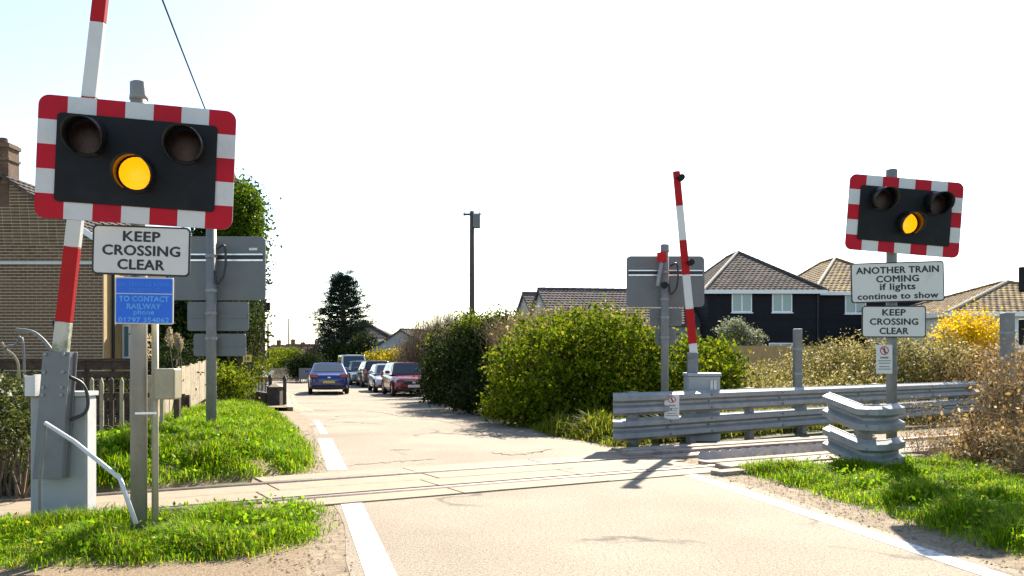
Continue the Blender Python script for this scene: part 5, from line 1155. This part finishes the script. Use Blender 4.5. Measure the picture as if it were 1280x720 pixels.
plant('bush', 'green leafy bush between the left bank and the ivy clad trunk', 'bush', [lobe(290, 480, 19.5, 30, 18, .8), lobe(270, 472, 19, 26, 14, .7), lobe(318, 462, 26, 16, 14, .7)], 420, 16, .09, .04, .09, .55, HEDGE, 40, .7)
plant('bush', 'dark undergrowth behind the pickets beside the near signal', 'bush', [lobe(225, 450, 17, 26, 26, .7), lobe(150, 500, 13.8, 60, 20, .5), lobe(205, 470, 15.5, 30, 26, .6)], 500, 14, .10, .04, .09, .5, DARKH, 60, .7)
w_ = plant('bush', 'dark bush with white flowers at the left edge', 'bush', [lobe(12, 510, 7.6, 40, 40, .4), lobe(-30, 520, 7.6, 50, 50, .5), lobe(30, 540, 7.2, 34, 28, .35)], 520, 15, .05, .025, .055, .5, leafmat('dark_flowering', [(0, (.025, .04, .01)), (.6, (.08, .10, .02)), (1, (.22, .22, .06))], .4), 60, .7)
_, fp = lobe_points([lobe(12, 505, 7.5, 42, 40, .42), lobe(-20, 510, 7.5, 42, 40, .4)], 70, 2, .02, .2); leaves('flower', fp - np.array(w_.location), .02, .04, .9, WHITEFL, w_)
# pampas plumes
pp = thing('pampas_grass', 'two cream pampas plumes above the pale plank fence', 'plant', (P(219, 0, 15).x, 15.0, hgt(15)))
for i, (x, y0, y1) in enumerate(((212, 411, 434), (221, 419, 434), (224, 424, 438))):
    a = P(x + 5, 470, 15) - Vector(pp.location); c = P(x + 1, y1, 15) - Vector(pp.location); t_ = P(x, y0, 15) - Vector(pp.location)
    b = MB(); b.tube([a + Vector((0, 0, -.7)), a, c, t_], .006, 5); b.build('stem', M_twigpale, pp)
    n = 500; u_ = RNG.random((n, 1)); base = np.array(c) * (1 - u_) + np.array(t_) * u_; r_ = .055 * np.sin(np.pi * np.clip(u_ * .9 + .08, 0, 1)); leaves('plume', base + RNG.normal(size=(n, 3)) * r_ * .6, .03, .06, .25, PAMPAS, pp, dirs=np.tile([0., 0., 1.], (n, 1)))
# pine
pd_ = 82.0; l = px_loc(428, pd_); pine = thing('pine_tree', 'tall dark pine standing beyond the parked cars', 'tree', l)
pk_ = FPX / pd_; top = (HZ - 344) / pk_ + HCAM - l[2]
b = MB(); b.tube([(0, 0, -.3), (.1, 0, top * .5), (0, 0, top - .3)], [.38, .26, .06], 12); b.build('trunk', M_bark, pine, smooth=True)
A_, B_, PT, DR_ = [], [], [], []
for t in range(19):
    f = t / 18; z = 1.9 + (top - 2.2) * f; wmax = 2.95 * (1 - max(0, f - .50) ** 1.3 * 1.75) * (0.82 + .3 * RNG.random()); nb_ = 11
    wmax = max(wmax, .35)
    for j in range(nb_):
        a = 2 * math.pi * (j + RNG.random() * .9) / nb_; ln = wmax * RNG.uniform(.62, 1.05); e = np.array([math.cos(a) * ln, math.sin(a) * ln, z + RNG.uniform(.05, .55)]); s_ = np.array([0, 0, z - .1])
        A_.append(s_); B_.append(e)
        for q in range(9):
            u_ = RNG.uniform(.35, 1.0); c = s_ + (e - s_) * u_ + RNG.normal(size=3) * np.array([.17, .17, .08]); nn = 26
            PT.append(c + RNG.normal(size=(nn, 3)) * np.array([.15, .15, .075])); DR_.append(np.tile([math.cos(a) * .6, math.sin(a) * .6, .7], (nn, 1)))
sticks('branch', np.array(A_), np.array(B_), .07, .02, M_bark, pine)
leaves('crown', np.vstack(PT), .10, .24, .28, PINE, pine, dirs=np.vstack(DR_))
plant('shrub', 'dark evergreen shrubs at the foot of the pine', 'shrub', [lobe(420, 445, 78, 32, 14, 1.5), lobe(455, 438, 78, 16, 22, 1.2)], 420, 16, .30, .12, .28, .6, DARKH, 30)
plant('forsythia', 'yellow flowering shrub behind the parked cars', 'shrub', [lobe(478, 450, 66, 26, 9, 1.2), lobe(500, 447, 64, 16, 9, 1.2)], 260, 14, .22, .10, .22, .7, leafmat('forsythia_green', [(0, (.12, .13, .01)), (.5, (.40, .30, .008)), (1, (.65, .48, .01))], .4), 30)
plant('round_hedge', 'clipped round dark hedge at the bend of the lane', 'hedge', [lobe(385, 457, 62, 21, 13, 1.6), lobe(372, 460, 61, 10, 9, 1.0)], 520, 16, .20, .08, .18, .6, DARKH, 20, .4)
gb = thing('notice_board', 'plain grey board in front of the round hedge', 'board', (P(383, 0, 59).x, 59, hgt(59))); b = MB(); b.box(-.5, .5, -.03, .03, .25, 1.0); b.build('panel', M_backgrey, gb); b = MB(); b.box(-.45, -.38, .031, .1, -.2, .9); b.box(.38, .45, .031, .1, -.2, .9); b.build('post', M_wood, gb)
plant('hedge', 'light green garden hedge and fence line left of the lane end', 'hedge', [lobe(350, 458, 75, 20, 8, 1.0), lobe(325, 452, 70, 14, 10, 1.0), lobe(360, 443, 100, 16, 6, 1.5)], 420, 14, .25, .12, .25, .6, HEDGE, 20)
plant('bush', 'yellow green bushes behind the far poles', 'bush', [lobe(318, 440, 60, 12, 22, 1.0), lobe(345, 445, 95, 14, 9, 1.5)], 260, 14, .22, .1, .2, .6, HEDGE, 20)
plank_fence('picket_fence', 'green grey picket fence along the lane end', (P(331, 0, 66).x, 66, hgt(66)), (P(372, 0, 64).x, 64, hgt(64)), 22, .95, .95, M_palewood, gap=.05)
# far tree line closing the horizon
tl_ = []
for i in range(46):
    x = -420 + i * 24 + RNG.uniform(-8, 8); D = RNG.uniform(230, 300); tl_.append((x, D, 1.0, RNG.uniform(9, 16), 6, RNG.uniform(2.4, 4.4)))
C, pts = lobe_points(tl_, 2600, 14, .9, .6, -.4); o = leaves('far_trees', pts, .5, 1.1, .7, DARKH, None, kind='stuff'); tag(o, 'far low line of trees on the horizon', 'trees')
